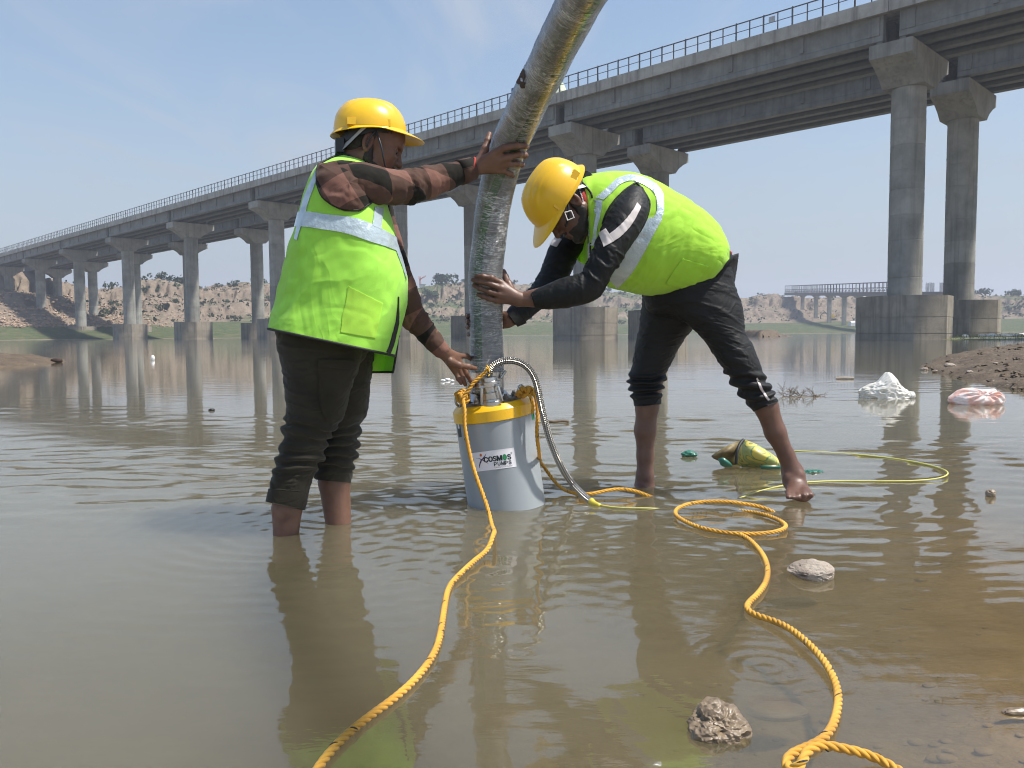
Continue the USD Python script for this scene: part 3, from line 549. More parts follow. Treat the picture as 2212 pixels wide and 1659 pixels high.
# ------------------------------------------------------------------ tools for bodies and cloth
class Field:
    """A distance field on a grid, filled blob by blob; surface() gives its skin."""
    def __init__(s, lo, hi, h):
        s.lo = np.asarray(lo, float); s.h = h; s.n = np.ceil((np.asarray(hi) - s.lo) / h).astype(int) + 1
        s.f = np.full(s.n, 0.5, np.float32)
    def block(s, lo, hi):
        a = np.clip(np.floor((lo - s.lo) / s.h).astype(int), 0, s.n); b = np.clip(np.ceil((hi - s.lo) / s.h).astype(int) + 1, 0, s.n)
        if (b <= a).any(): return None, None
        g = [np.arange(a[i], b[i], dtype=np.float32) * s.h + s.lo[i] for i in range(3)]
        return (slice(a[0], b[0]), slice(a[1], b[1]), slice(a[2], b[2])), np.stack(np.meshgrid(*g, indexing='ij'), -1).astype(np.float32)
    def put(s, sl, d, k, op):
        f = s.f[sl]
        if op == 'sub': d = -d; h = np.maximum(k - np.abs(f - d), 0) / max(k, 1e-6); s.f[sl] = np.maximum(f, d) + h * h * k / 4
        else: h = np.maximum(k - np.abs(f - d), 0) / max(k, 1e-6); s.f[sl] = np.minimum(f, d) - h * h * k / 4
    def cone(s, p, q, r0, r1=None, k=0.012, op='add'):
        p, q = np.asarray(p, float), np.asarray(q, float); r1 = r0 if r1 is None else r1; m = max(r0, r1) + k + 4 * s.h + .02
        sl, g = s.block(np.minimum(p, q) - m, np.maximum(p, q) + m)
        if sl is None: return
        d = (q - p).astype(np.float32); L = float(d @ d); v = g - p.astype(np.float32)
        t = np.clip((v @ d) / max(L, 1e-9), 0, 1)
        s.put(sl, np.linalg.norm(v - t[..., None] * d, axis=-1) - (r0 + (r1 - r0) * t), k, op)
    def chain(s, pts, rad, k=0.012):
        for i in range(len(pts) - 1): s.cone(pts[i], pts[i + 1], rad[i], rad[i + 1], k)
    def ell(s, c, axes, rad, k=0.012, op='add'):
        c = np.asarray(c, float); rad = np.asarray(rad, float); m = rad.max() + k + 4 * s.h + .02
        sl, g = s.block(c - m, c + m)
        if sl is None: return
        v = (g - c.astype(np.float32)) @ np.asarray(axes, np.float32).T
        k0 = np.linalg.norm(v / rad.astype(np.float32), axis=-1); k1 = np.linalg.norm(v / (rad ** 2).astype(np.float32), axis=-1)
        s.put(sl, k0 * (k0 - 1) / np.maximum(k1, 1e-6), k, op)
    def surface(s):
        f = s.f; g = f < 0; a, b, c = s.n
        cnt = sum(g[i:a - 1 + i, j:b - 1 + j, k:c - 1 + k].astype(np.int8) for i in (0, 1) for j in (0, 1) for k in (0, 1))
        I = np.argwhere((cnt > 0) & (cnt < 8)); idx = np.full((a - 1, b - 1, c - 1), -1, np.int64); idx[tuple(I.T)] = np.arange(len(I))
        acc, w = np.zeros((len(I), 3)), np.zeros(len(I))
        cs = [np.array(x) for x in np.ndindex(2, 2, 2)]
        for x in cs:
            for ax in range(3):
                if x[ax]: continue
                y = x.copy(); y[ax] = 1
                f0, f1 = f[tuple((I + x).T)], f[tuple((I + y).T)]; m = (f0 < 0) != (f1 < 0)
                t = np.where(m, f0 / np.where(m, f0 - f1, 1), 0); p = I + x + t[:, None] * (y - x)
                acc += p * m[:, None]; w += m
        V = acc / np.maximum(w, 1)[:, None] * s.h + s.lo; F = []
        for ax in range(3):
            sl0 = [slice(1, n - 1) for n in s.n]; sl1 = list(sl0); sl0[ax] = slice(0, s.n[ax] - 1); sl1[ax] = slice(1, s.n[ax])
            A, B = g[tuple(sl0)], g[tuple(sl1)]; E = np.argwhere(A != B); inside = A[tuple(E.T)]
            E = E + np.array([0 if i == ax else 1 for i in range(3)]); u, v = [(1, 2), (2, 0), (0, 1)][ax]
            du, dv = np.eye(3, dtype=int)[u], np.eye(3, dtype=int)[v]
            q = np.stack([idx[tuple((E - du - dv).T)], idx[tuple((E - dv).T)], idx[tuple(E.T)], idx[tuple((E - du).T)]], 1)
            q[~inside] = q[~inside][:, ::-1]; F.append(q[(q >= 0).all(1)])
        return V, quads(np.vstack(F))
def relax(v, f, n=2, lam=0.5):
    m = T(v, f); trimesh.smoothing.filter_taubin(m, lamb=lam, nu=lam + .02, iterations=n); return np.asarray(m.vertices)
class Loft:
    """A sleeve of rings. Each station gives the two outline points of the form, its depth and its half thickness away from the eye."""
    def __init__(s, st, n=120, m=96, ex=1.0, disp=None, closed=False):
        st = np.array(st, float); A = np.array([P(*x[:2], x[4]) for x in st]); B = np.array([P(*x[2:4], x[4]) for x in st])
        c = (A + B) / 2; t = np.concatenate([[0], np.cumsum(np.linalg.norm(np.diff(c, axis=0), axis=1))]); t /= t[-1]; s.t = t
        u = np.linspace(0, 1, n); ip = lambda y: PchipInterpolator(t, y, axis=0)(u)
        A, B, th_ = ip(A), ip(B), ip(st[:, 5]); c = (A + B) / 2; a = (A - B) / 2
        b = nrm(c - EYE); b = nrm(b - a * ((b * a).sum(1) / (a * a).sum(1))[:, None])
        ph = np.linspace(0, 2 * np.pi, m, endpoint=False); co, si = np.cos(ph), np.sin(ph)
        e = 2.0 / ex if False else ex; co, si = np.sign(co) * np.abs(co) ** e, np.sign(si) * np.abs(si) ** e
        v = c[:, None] + a[:, None] * co[None, :, None] + (b * th_[:, None])[:, None] * si[None, :, None]
        f = grid_faces(n, m, True); V = v.reshape(-1, 3); N = vnormals(V, f)
        if ((V - np.repeat(c, m, 0)) * N).sum() < 0: f = f[:, ::-1]; N = -N
        s.u, s.ph, s.n, s.m = u, ph, n, m
        arc = np.cumsum(np.linalg.norm(np.diff(np.vstack([c[:1], c]), axis=0), axis=1)); s.arc = arc
        if disp is not None:
            V = V + N * disp(np.repeat(u, m), np.tile(ph, n), V)[:, None]; N = vnormals(V, f)
        rr = np.linalg.norm(a, axis=1)
        s.uv = np.stack([np.repeat(arc, m), np.tile(ph, n) * np.repeat(rr, m)], 1)
        s.V, s.F, s.N, s.c = V, f, N, c
    def mesh(s, caps=(True, True)):
        V, F = s.V, s.F; flip = np.cross(V[F[0, 1]] - V[F[0, 0]], V[F[0, 2]] - V[F[0, 0]]) @ (V[F[0, 0]] - s.c[0]) < 0
        out, fs, uv = [V], [F], [s.uv]; k = len(V); i = np.arange(s.m); j = (i + 1) % s.m
        for end, o, cc in ((0, 0, s.c[0]), (1, (s.n - 1) * s.m, s.c[-1])):
            if caps[end]:
                out.append(cc[None]); uv.append(s.uv[o:o + 1]); tri = np.stack([np.full(s.m, k), o + i, o + j], 1); k += 1
                nn = np.cross(V[o] - cc, V[o + 1] - cc) @ ((s.c[0] - s.c[1]) if end == 0 else (s.c[-1] - s.c[-2])); fs.append(tri if nn > 0 else tri[:, ::-1])
        return T(np.vstack(out), np.vstack(fs)), np.vstack(uv)
    def shell(s, th=0.0025):
        """Open tube of cloth with a thickness, hems closed."""
        V, F = s.V, s.F; k = len(V); W_ = V - s.N * th; i = np.arange(s.m); j = (i + 1) % s.m; fs = [F, F[:, ::-1] + k]
        for o in (0, (s.n - 1) * s.m):
            q = np.stack([o + i, o + j, o + j + k, o + i + k], 1); fs += [quads(q if o == 0 else q[:, ::-1])]
        return T(np.vstack([V, W_]), np.vstack(fs)), np.vstack([s.uv, s.uv])
def drape(V, N, pix, off=0.002, k=5):
    """Points on the eye's side of a surface, at the given picture places, lifted off it by OFF."""
    d = ((EYE - V) * N).sum(1) > 0; V, N = V[d], N[d]; xy, _ = proj(V)
    pix = np.asarray(pix, float); D, I = cKDTree(xy).query(pix.reshape(-1, 2), k=k); w = 1 / (D + .15) ** 2; w /= w.sum(1, keepdims=True)
    p = (V[I] * w[..., None]).sum(1) + nrm((N[I] * w[..., None]).sum(1)) * np.broadcast_to(np.asarray(off, float).ravel()[:, None] if np.ndim(off) else off, (len(I), 1))
    return p.reshape(pix.shape[:-1] + (3,))
def polyline(pts, n):
    pts = np.asarray(pts, float); t = np.concatenate([[0], np.cumsum(np.linalg.norm(np.diff(pts, axis=0), axis=1))]); u = np.linspace(0, t[-1], n)
    if len(pts) > 2: return PchipInterpolator(t, pts, axis=0)(u)
    return np.stack([np.interp(u, t, pts[:, i]) for i in range(pts.shape[1])], 1)
def sheet(G, th=0.0015):
    """A grid of points (n, m, 3) made into a thin closed sheet."""
    n, m = G.shape[:2]; V = G.reshape(-1, 3); F = grid_faces(n, m); N = vnormals(V, F)
    if ((EYE - V) * N).sum() < 0: F = F[:, ::-1]; N = -N
    k = len(V); b = np.concatenate([np.arange(m), np.arange(1, n) * m + m - 1, (n - 1) * m + np.arange(m - 2, -1, -1), np.arange(n - 2, 0, -1) * m]); c = np.roll(b, -1)
    side = quads(np.stack([b, c, c + k, b + k], 1))
    mesh = T(np.vstack([V, V - N * th]), np.vstack([F, F[:, ::-1] + k, side])); return mesh
def strip(V, N, left, right, n=60, m=7, off=0.003, th=0.0018, crinkle=0.0, seed=0):
    a, b = polyline(left, n), polyline(right, n); w = np.linspace(0, 1, m)[None, :, None]
    G = drape(V, N, a[:, None] * (1 - w) + b[:, None] * w, off)
    if crinkle: G = G + CF * (-1) * (crinkle * noise3(G, 45.0, seed, 3))[..., None]
    return sheet(G, th)
def piping(V, N, pts, r=0.004, n=120, off=0.001, closed=False):
    a = polyline(list(pts) + ([pts[0]] if closed else []), n); return tube(drape(V, N, a, off), r, 8)[0]
def ring_tube(p, r, k=8): return tube(np.vstack([p, p[:1]]), r, k)[0]

pbr('skin', (0.165, 0.088, 0.058), (0.125, 0.064, 0.042), rough=0.48, scale=22.0, sub=0.08, bump=0.25, bscale=260.0, bdist=0.002, spec=0.4)
pbr('skin_leg', (0.26, 0.145, 0.105), (0.20, 0.105, 0.075), rough=0.5, scale=16.0, sub=0.08, bump=0.3, bscale=240.0, bdist=0.002, spec=0.4, speck=((0.09, 0.05, 0.035), 150.0, 0.66))
pbr('skin_dark', (0.135, 0.068, 0.045), (0.10, 0.05, 0.034), rough=0.45, scale=22.0, sub=0.06, bump=0.25, bscale=260.0, bdist=0.002)
pbr('nail', (0.36, 0.20, 0.16), rough=0.3, coat=.4)
pbr('hair', (0.012, 0.010, 0.009), (0.022, 0.018, 0.015), rough=0.55, scale=90.0, bump=0.8, bscale=220.0, bdist=0.004)
pbr('eye_white', (0.30, 0.26, 0.23), rough=0.2); pbr('eye_dark', (0.02, 0.012, 0.008), rough=0.12)
pbr('vest', (0.50, 0.93, 0.12), (0.45, 0.87, 0.105), rough=0.7, scale=5.0, trans=0.38, bump=0.25, bscale=500.0, bdist=0.001, spec=0.25, sheen=0.3, crease=(6.0, .55, .035, (1, 1, .55)))
pbr('vest_pocket', (0.55, 0.95, 0.11), rough=0.7, scale=5.0, trans=0.3, bump=0.25, bscale=500.0, bdist=0.001, spec=0.25)
pbr('vest_yellow', (0.59, 0.95, 0.10), (0.54, 0.90, 0.085), rough=0.7, scale=4.0, trans=0.42, bump=0.25, bscale=500.0, bdist=0.001, spec=0.25, sheen=0.3, crease=(6.5, .7, .035, (.7, 1, 1)))
pbr('reflective', (0.50, 0.60, 0.63), (0.40, 0.49, 0.52), rough=0.26, scale=30.0, metal=0.25, coat=0.7, coat_rough=0.12, bump=.6, bscale=38.0, bdist=0.008, rough2=0.36)
pbr('black_trim', (0.012, 0.014, 0.013), rough=0.7)
pbr('trousers_olive', (0.032, 0.028, 0.0175), (0.020, 0.018, 0.0115), rough=0.85, scale=7.0, bump=0.5, bscale=340.0, bdist=0.0015, spec=0.2, sheen=0.1, crease=(10., .5, .02, (1, 1, 1.6)))
pbr('trousers_black', (0.006, 0.0068, 0.007), (0.011, 0.0115, 0.012), rough=0.62, scale=6.0, bump=0.35, bscale=300.0, bdist=0.001, spec=0.3, crease=(9., .6, .02, (1, 1, 1.3)))
pbr('jacket_black', (0.0065, 0.0075, 0.008), (0.010, 0.011, 0.0115), rough=0.58, scale=6.0, bump=0.3, bscale=260.0, bdist=0.001, spec=0.3, crease=(10., .6, .02, (1, 1, 1)))
pbr('white_stripe', (0.60, 0.55, 0.54), (0.52, 0.48, 0.47), rough=0.6, scale=9.0)
pbr('helmet_yellow', (0.78, 0.48, 0.012), (0.72, 0.43, 0.010), rough=0.27, scale=6.0, coat=0.35, coat_rough=0.2, bump=0.06, bscale=90.0, bdist=0.003, rough2=0.36, speck=((0.30, 0.17, 0.03), 75.0, 0.735))
pbr('harness_grey', (0.50, 0.52, 0.53), rough=0.45); pbr('harness_black', (0.018, 0.022, 0.028), rough=0.4)
pbr('red_cloth', (0.42, 0.045, 0.03), (0.28, 0.03, 0.022), rough=0.8, scale=12.0, bump=0.4, bscale=200.0, bdist=0.002); pbr('brass', (0.6, 0.42, 0.2), rough=0.35, metal=.8)
# checked flannel shirt: squares laid out along and round the sleeve (st)
mat('plaid', {'uv': ('uvmap', {'attribute': 'st'}), 'm': ('mapping', {'scale': (1 / .16, 1 / .16, 1)}), 'sx': ('separate_xyz', {}),
              'fx': ('math', {'math_type': 'fraction'}), 'fy': ('math', {'math_type': 'fraction'}), 'gx': ('math', {'math_type': 'greater_than', 'value2': 0.5}), 'gy': ('math', {'math_type': 'greater_than', 'value2': 0.56}),
              'ad': ('math', {'math_type': 'add'}), 'hf': ('math', {'math_type': 'multiply', 'value2': 0.5}),
              'rp': ('rgb_ramp', {'interpolate': True, 'ramp': [(0.0, (0.165, 0.088, 0.070)), (0.46, (0.080, 0.048, 0.038)), (0.54, (0.080, 0.048, 0.038)), (1.0, (0.014, 0.013, 0.011))]}),
              'geo': ('geometry', {}), 'n': ('noise_texture', {'scale': 35.0, 'detail': 4.0}), 'rn': ('rgb_ramp', {'ramp': [(0.0, (.78, .78, .78)), (1.0, (1.2, 1.15, 1.1))]}), 'mu': ('mix_color', {'blend_type': 'multiply', 'fac': 1.0}),
              'bn': ('noise_texture', {'scale': 420.0, 'detail': 2.0}), 'b': ('bump', {'strength': .4, 'distance': .001}),
              'p': ('principled_bsdf', {'roughness': 0.9, 'specular_ior_level': 0.12, 'sheen_weight': 0.06})},
    [('uv.UV', 'm.vector'), ('m.vector', 'sx.vector'), ('sx.x', 'fx.value1'), ('sx.y', 'fy.value1'), ('fx.value', 'gx.value1'), ('fy.value', 'gy.value1'), ('gx.value', 'ad.value1'), ('gy.value', 'ad.value2'), ('ad.value', 'hf.value1'), ('hf.value', 'rp.fac'),
     ('geo.position', 'n.vector'), ('n.fac', 'rn.fac'), ('rp.color', 'mu.a'), ('rn.color', 'mu.b'), ('mu.result', 'p.base_color'), ('geo.position', 'bn.vector'), ('bn.fac', 'b.height'), ('b.normal', 'p.normal')], 'p.BSDF')

def axes_from(fwd, up):
    f = nrm(np.asarray(fwd, float)); u = np.asarray(up, float); u = nrm(u - f * (u @ f)); return np.array([f, np.cross(u, f), u])     # forward, left, up
def dirv(right, up, away): return nrm(CR * right + CU * up + CF * away)
def head(G, o, A, s=1.0):
    w = lambda x, y, z: o + (A[0] * x + A[1] * y + A[2] * z) * s
    G.ell(w(.010, 0, .046), A, np.array([.102, .078, .088]) * s, .02); G.ell(w(.048, 0, -.002), A, np.array([.055, .063, .082]) * s, .03)
    G.ell(w(.042, 0, -.052), A, np.array([.058, .054, .060]) * s, .025); G.cone(w(.086, -.008, -.092), w(.086, .008, -.092), .018 * s, None, .02)
    for y in (-1, 1):
        G.cone(w(-.005, y * .058, -.045), w(.06, y * .036, -.088), .020 * s, .017 * s, .02); G.ell(w(.066, y * .042, -.012), A, np.array([.028, .022, .024]) * s, .02)
    G.cone(w(.090, -.032, .036), w(.090, .032, .036), .0125 * s, None, .015)
    for y in (-1, 1): G.ell(w(.100, y * .032, .015), A, np.array([.014, .020, .012]) * s, .014, 'sub')
    for y in (-1, 1): G.ell(w(.084, y * .031, .014), A, np.array([.0135, .0155, .0125]) * s, .004)
    G.chain([w(.092, 0, .030), w(.106, 0, .002), w(.119, 0, -.022)], [.008 * s, .0095 * s, .0125 * s], .008)
    for y in (-1, 1): G.cone(w(.104, y * .013, -.026), w(.098, y * .016, -.024), .0085 * s, None, .006)
    G.cone(w(.099, -.016, -.053), w(.099, .016, -.053), .0085 * s, None, .008); G.cone(w(.097, -.014, -.066), w(.097, .014, -.066), .009 * s, None, .008)
    G.cone(w(.110, -.02, -.0598), w(.110, .02, -.0598), .0022 * s, None, .004, 'sub')
    for y in (-1, 1):
        e = axes_from(A[0] * .93 - A[1] * y * .35, A[2] + A[0] * -.18); c = w(-.008, y * .080, -.002)
        G.ell(c, e, np.array([.020, .0095, .034]) * s, .006); G.ell(c + e[1] * y * .008 * s + e[0] * .002 * s, e, np.array([.011, .007, .022]) * s, .004, 'sub')
        G.ell(c + e[0] * .010 * s - e[2] * .004 * s, e, np.array([.005, .006, .008]) * s, .003); G.ell(c - e[2] * .028 * s + e[0] * .003 * s, e, np.array([.010, .007, .010]) * s, .005)
    return w
def hair_and_eyes(par, w, A, s, beard, sides):
    for y in (-1, 1):
        c = w(.0855, y * .031, .014); m = trimesh.creation.icosphere(3, .0120 * s); e = obj('eye', T(m.vertices + c, m.faces), 'eye_white', par, True)
        obj('iris', T(trimesh.creation.icosphere(2, .0064 * s).vertices + w(.0935, y * .0315, .011), trimesh.creation.icosphere(2, .0064 * s).faces), 'eye_dark', e, True)
    lo, hi = w(0, 0, 0) - .17 * s, w(0, 0, 0) + .17 * s
    G = Field(lo, hi, .0042); G.ell(w(.008, 0, .048), A, np.array([.1065, .083, .091]) * s, .01)
    G.ell(w(-.045, 0, -.012), A, np.array([.056, .066, .060]) * s, .02)
    sl, g = G.block(lo, hi); q = (g - w(0, 0, 0)) @ A.T / s; cut = np.maximum(q[..., 0] - np.where(q[..., 2] > .055, .060 - (q[..., 2] - .055) * .3, np.where(q[..., 2] > .0, .012 + .0 * q[..., 2], -.020)), -q[..., 2] - .062)
    G.f = np.maximum(G.f, cut).astype(np.float32); v, f = G.surface(); v = v + vnormals(v, f) * (.0022 * noise3(v, 160.0, 3))[:, None]; obj('hair', T(v, f), 'hair', par, True)
    G = Field(lo, hi, .0040); th = .0034 if beard else .0025
    G.ell(w(.043, 0, -.055), A, (np.array([.058, .054, .060]) * s + th), .01); G.cone(w(.087, -.008, -.093), w(.087, .008, -.093), .018 * s + th, None, .012)
    for y in (-1, 1): G.cone(w(-.003, y * .058, -.044), w(.06, y * .036, -.089), .020 * s + th, .017 * s + th, .012); G.cone(w(.006, y * .0675, -.01), w(.006, y * .062, -.05), .012, .014, .012)
    G.cone(w(.103, -.022, -.045), w(.103, .022, -.045), .0058, None, .004)
    sl, g = G.block(lo, hi); q = (g - w(0, 0, 0)) @ A.T / s
    keep = np.where(q[..., 0] > .085, -.038, np.where(q[..., 0] > .03, -.045 - (.085 - q[..., 0]) * .25, -.045 + (.03 - q[..., 0]) * 2.2))
    mouth = .016 - np.sqrt((q[..., 2] + .060) ** 2 * 1.6 + (np.maximum(np.abs(q[..., 1]) - .014, 0)) ** 2 + 9 * np.minimum(q[..., 0] - .080, 0) ** 2)
    cut = np.maximum(q[..., 2] - keep - .002, np.maximum(-.006 - q[..., 0], mouth * 0 - 1)); G.f = np.maximum(G.f, cut).astype(np.float32); v, f = G.surface()
    if len(v): v = v + vnormals(v, f) * (.0016 * noise3(v, 200.0, 4))[:, None]; obj('beard', T(v, f), 'hair', par, True)
    for y in (-1, 1): obj('eyebrow', tube(spline([w(.1015, y * .012, .036), w(.1005, y * .030, .042), w(.086, y * .048, .036)], 14), np.array([.003] + [.0042] * 12 + [.0018]) * s, 7)[0], 'hair', par, True)

def helmet(label, c, A, group=None, s=1.0, straps=None):
    """Ribbed safety helmet. c: the middle of the rim's plane; A: forward, left, up."""
    w = lambda p: c + (np.asarray(p) @ A) * s
    t = thing('safety_helmet', label, 'helmet', c, group)
    nu, nv = 150, 64; ph = np.linspace(0, 2 * np.pi, nu, endpoint=False); el = np.linspace(0, np.pi / 2, nv)
    PHI, EL = np.meshgrid(ph, el, indexing='ij')
    def dome(off):
        ex = .80; x = np.cos(PHI) * np.cos(EL) ** ex; y = np.sin(PHI) * np.cos(EL) ** ex; z_ = np.sin(EL) ** .92
        a, b, h = .136 + off, .111 + off, .116 + off; X_, Y_, Z_ = a * x, b * y, h * z_
        rib = .0048 * np.exp(-(Y_ / .013) ** 2) * np.clip((Z_ / h - .30) / .3, 0, 1)                                   # centre rib
        for q in (.040, .068): rib = rib + .0032 * (1 / (1 + np.exp(-(q - np.abs(Y_)) / .0018))) * np.clip((Z_ / h - .42) / .18, 0, 1) * np.clip((.115 - np.abs(X_)) / .04, 0, 1)
        rib = rib + .0035 / (1 + np.exp(-(np.hypot((X_ + .005) / .075, (Z_ - .035) / .062) ** -1 - 1) * 14)) * (np.abs(Y_) > .06) * .55
        n_ = nrm(np.stack([X_ / a ** 2, Y_ / b ** 2, Z_ / h ** 2], -1)); return np.stack([X_, Y_, Z_], -1) + n_ * (rib * (off >= 0))[..., None]
    out, inn = dome(0), dome(-.004)
    def rimring(k):                                             # the rim flares out; the peak reaches forward and droops
        f_ = np.clip((np.cos(ph) - .30) / .70, 0, 1) ** .75; pk = .058 * f_; fl = .0085 + .003 * np.clip(-np.cos(ph), 0, 1)
        r_ = np.stack([(.136 + fl * k) * np.cos(ph) + pk * k, (.111 + fl * k) * np.sin(ph) * (1 - .10 * f_ * k), -.006 * k - .022 * f_ * k ** 1.3 - .010 * np.clip(-np.cos(ph), 0, 1) * k], 1); return r_
    rows = [rimring(k) for k in (1, .86, .6, .35, .12)]
    under = [r + np.array([0, 0, -.0038]) for r in rows]; lip = rows[0] + np.array([0, 0, -.0019]) + nrm(rows[0] * [1, 1, 0]) * .002
    loop = [inn[:, j] for j in range(nv - 1, -1, -1)] + under[::-1] + [lip] + rows + [out[:, j] for j in range(nv)]
    V = np.vstack(loop); F = grid_faces(len(loop), nu, True)
    m = T(w(V), F); m = m if m.volume > 0 else T(w(V), F[:, ::-1])
    obj('shell', m, 'helmet_yellow', t, 38)
    for y in (-1, 1):                                           # slots at the sides and bosses
        for x in (-.074, .050):
            p = np.array([x, y * .103, .014]); b = hull([(p[0] + i, p[1] + y * j + (-.010 * y if k else 0), p[2] + k) for i in (-.016, .016) for j in (-.016, .0085) for k in (-.012, .013)])
            obj('slot_boss', T(w(b.vertices), b.faces), 'helmet_yellow', t)
    # cradle inside: band, back strap, ratchet
    bp = np.array([[.112 * math.cos(a), .092 * math.sin(a), -.004 - .034 * max(0, -math.cos(a))] for a in np.linspace(0, 2 * np.pi, 80)]); n_ = nrm(bp * [1, 1, 0])
    G_ = np.stack([bp - [0, 0, .014], bp + [0, 0, .018]], 1); obj('headband', T(w(np.vstack([G_.reshape(-1, 3), (G_ - n_[:, None] * .002).reshape(-1, 3)])), np.vstack([grid_faces(80, 2), grid_faces(80, 2)[:, ::-1] + 160])), 'harness_black', t, True)
    for y in (-1, 1):
        sp = spline([(-.010, y * .094, .012), (-.045, y * .092, -.020), (-.080, y * .070, -.052), (-.108, y * .03, -.068)], 30); tw = np.array([0, 0, .016]) + np.array([.009, 0, 0])
        G_ = np.stack([sp - tw, sp + tw], 1); o_ = np.array([0, y * .0025, 0]); V_ = np.vstack([G_.reshape(-1, 3) + o_, G_.reshape(-1, 3) - o_]); obj('harness_strap', T(w(V_), np.vstack([grid_faces(30, 2), grid_faces(30, 2)[:, ::-1] + 60])), 'harness_grey', t, True)
    b = hull([(x, y * (1 - abs(x + .115) * 6), z_) for x in (-.131, -.100) for y in (-.052, .052) for z_ in (-.086, -.036)]); obj('ratchet', T(w(b.vertices), b.faces), 'harness_black', t)
    return t, w

# ------------------------------------------------------------------ the wrapped hose, which both men hold
HOSE_R = 0.0668
hose_px = [(1053, 850, 3.225), (1052, 800, 3.22), (1051, 740, 3.21), (1050, 680, 3.20), (1049, 620, 3.185), (1055, 530, 3.145), (1068, 435, 3.08), (1083, 365, 3.015), (1106, 300, 2.94), (1150, 205, 2.77), (1197, 112, 2.58), (1254, 0, 2.36), (1330, -120, 2.14)]
hose_pts = np.array([P(*x) for x in hose_px]); e_ = nrm(hose_pts[-1] - hose_pts[-2])
hose_pts = np.vstack([hose_pts, hose_pts[-1] + e_ * .35, [.80, 1.05, 1.90], [1.15, .35, 1.86], [1.60, -.55, 1.50], [2.15, -1.7, .75], [2.5, -2.5, .08]])
hp = spline(hose_pts, 620)
hose_mesh, hose_uv = tube(hp, HOSE_R, 72, True, lambda s, a: .0012 * np.sin(s * 26 + a) + .0016 * (meshkit.noise(np.stack([s * 40 + 0 * a, np.cos(a) * 2 + 0 * s, np.sin(a) * 2 + 0 * s], -1)) - .5))
hose_N = vnormals(hose_mesh.vertices, hose_mesh.faces); HV = np.asarray(hose_mesh.vertices)
def on_hose(x, y, off): return drape(HV, hose_N, np.array([[x, y]]), off)[0]
mat('hose_tube', {'uv': ('uvmap', {'attribute': 'st'}), 'sx': ('separate_xyz', {}), 'geo': ('geometry', {}), 'n': ('noise_texture', {'scale': 30.0, 'detail': 5.0, 'roughness': .65}), 'n2': ('noise_texture', {'scale': 4.0, 'detail': 3.0}),
                  'ad': ('math', {'math_type': 'multiply_add', 'value2': .10}), 'rp': ('rgb_ramp', {'ramp': [(0, (0, 0, 0)), (.40, (0, 0, 0)), (.56, (1, 1, 1)), (1, (1, 1, 1))]}),
                  'gr': ('rgb_ramp', {'ramp': [(0, (.20, .205, .205)), (.45, (.31, .315, .315)), (.7, (.42, .425, .425)), (1, (.5, .5, .5))]}), 'mx': ('mix_color', {'b': (.05, .20, .05)}), 'mu': ('math', {'math_type': 'multiply', 'value2': .85}),
                  'p': ('principled_bsdf', {'roughness': .5})},
    [('uv.UV', 'sx.vector'), ('geo.position', 'n.vector'), ('n.fac', 'ad.value1'), ('sx.y', 'ad.value3'), ('ad.value', 'rp.fac'), ('n.fac', 'gr.fac'), ('gr.color', 'mx.a'), ('rp.color', 'mu.value1'), ('mu.value', 'mx.fac'), ('mx.result', 'p.base_color')], 'p.BSDF')
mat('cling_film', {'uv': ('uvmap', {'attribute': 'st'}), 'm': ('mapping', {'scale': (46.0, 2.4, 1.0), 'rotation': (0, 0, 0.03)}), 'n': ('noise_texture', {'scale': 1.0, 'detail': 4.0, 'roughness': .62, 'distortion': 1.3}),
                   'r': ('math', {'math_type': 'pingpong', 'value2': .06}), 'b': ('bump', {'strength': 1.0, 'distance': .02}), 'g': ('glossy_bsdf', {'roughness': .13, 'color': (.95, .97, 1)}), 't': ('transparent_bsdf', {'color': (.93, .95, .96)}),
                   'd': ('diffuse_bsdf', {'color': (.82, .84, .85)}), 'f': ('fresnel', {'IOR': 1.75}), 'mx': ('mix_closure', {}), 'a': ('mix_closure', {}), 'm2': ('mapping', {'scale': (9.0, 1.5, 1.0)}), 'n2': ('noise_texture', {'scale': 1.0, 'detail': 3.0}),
                   'lr': ('rgb_ramp', {'ramp': [(0, (.85, .85, .85)), (.14, (.6, .6, .6)), (.34, (.06, .06, .06)), (1, (.03, .03, .03))]}), 'sc': ('math', {'math_type': 'multiply', 'value2': 16.0}), 'pr': ('rgb_ramp', {'ramp': [(0, (.25, .25, .25)), (.42, (.35, .35, .35)), (.62, (1, 1, 1)), (1, (1, 1, 1))]}), 'mm': ('math', {'math_type': 'multiply'})},  # white streaks mixed into the film colour: painted sun glints on its wrinkles
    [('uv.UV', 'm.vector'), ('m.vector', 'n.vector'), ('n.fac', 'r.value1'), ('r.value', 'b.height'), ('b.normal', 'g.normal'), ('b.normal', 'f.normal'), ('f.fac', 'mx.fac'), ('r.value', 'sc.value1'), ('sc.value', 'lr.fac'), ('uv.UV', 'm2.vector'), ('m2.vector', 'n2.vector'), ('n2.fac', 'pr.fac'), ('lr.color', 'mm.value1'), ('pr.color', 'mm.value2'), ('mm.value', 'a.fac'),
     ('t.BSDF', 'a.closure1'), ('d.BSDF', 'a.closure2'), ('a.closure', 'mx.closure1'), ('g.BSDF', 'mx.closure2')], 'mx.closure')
t = thing('hose', 'thick grey hose wrapped in glossy clear film rising from the pump', 'hose', hp[0])
hm, hu = tube(hp, HOSE_R - .003, 140)
_sc = drape(HV, hose_N, np.array([(1180, 204), (1112, 330), (1060, 430), (1038, 520), (1030, 620), (1031, 700), (1034, 790)], float), 0.0); _t, _n, _b = frames(hp)
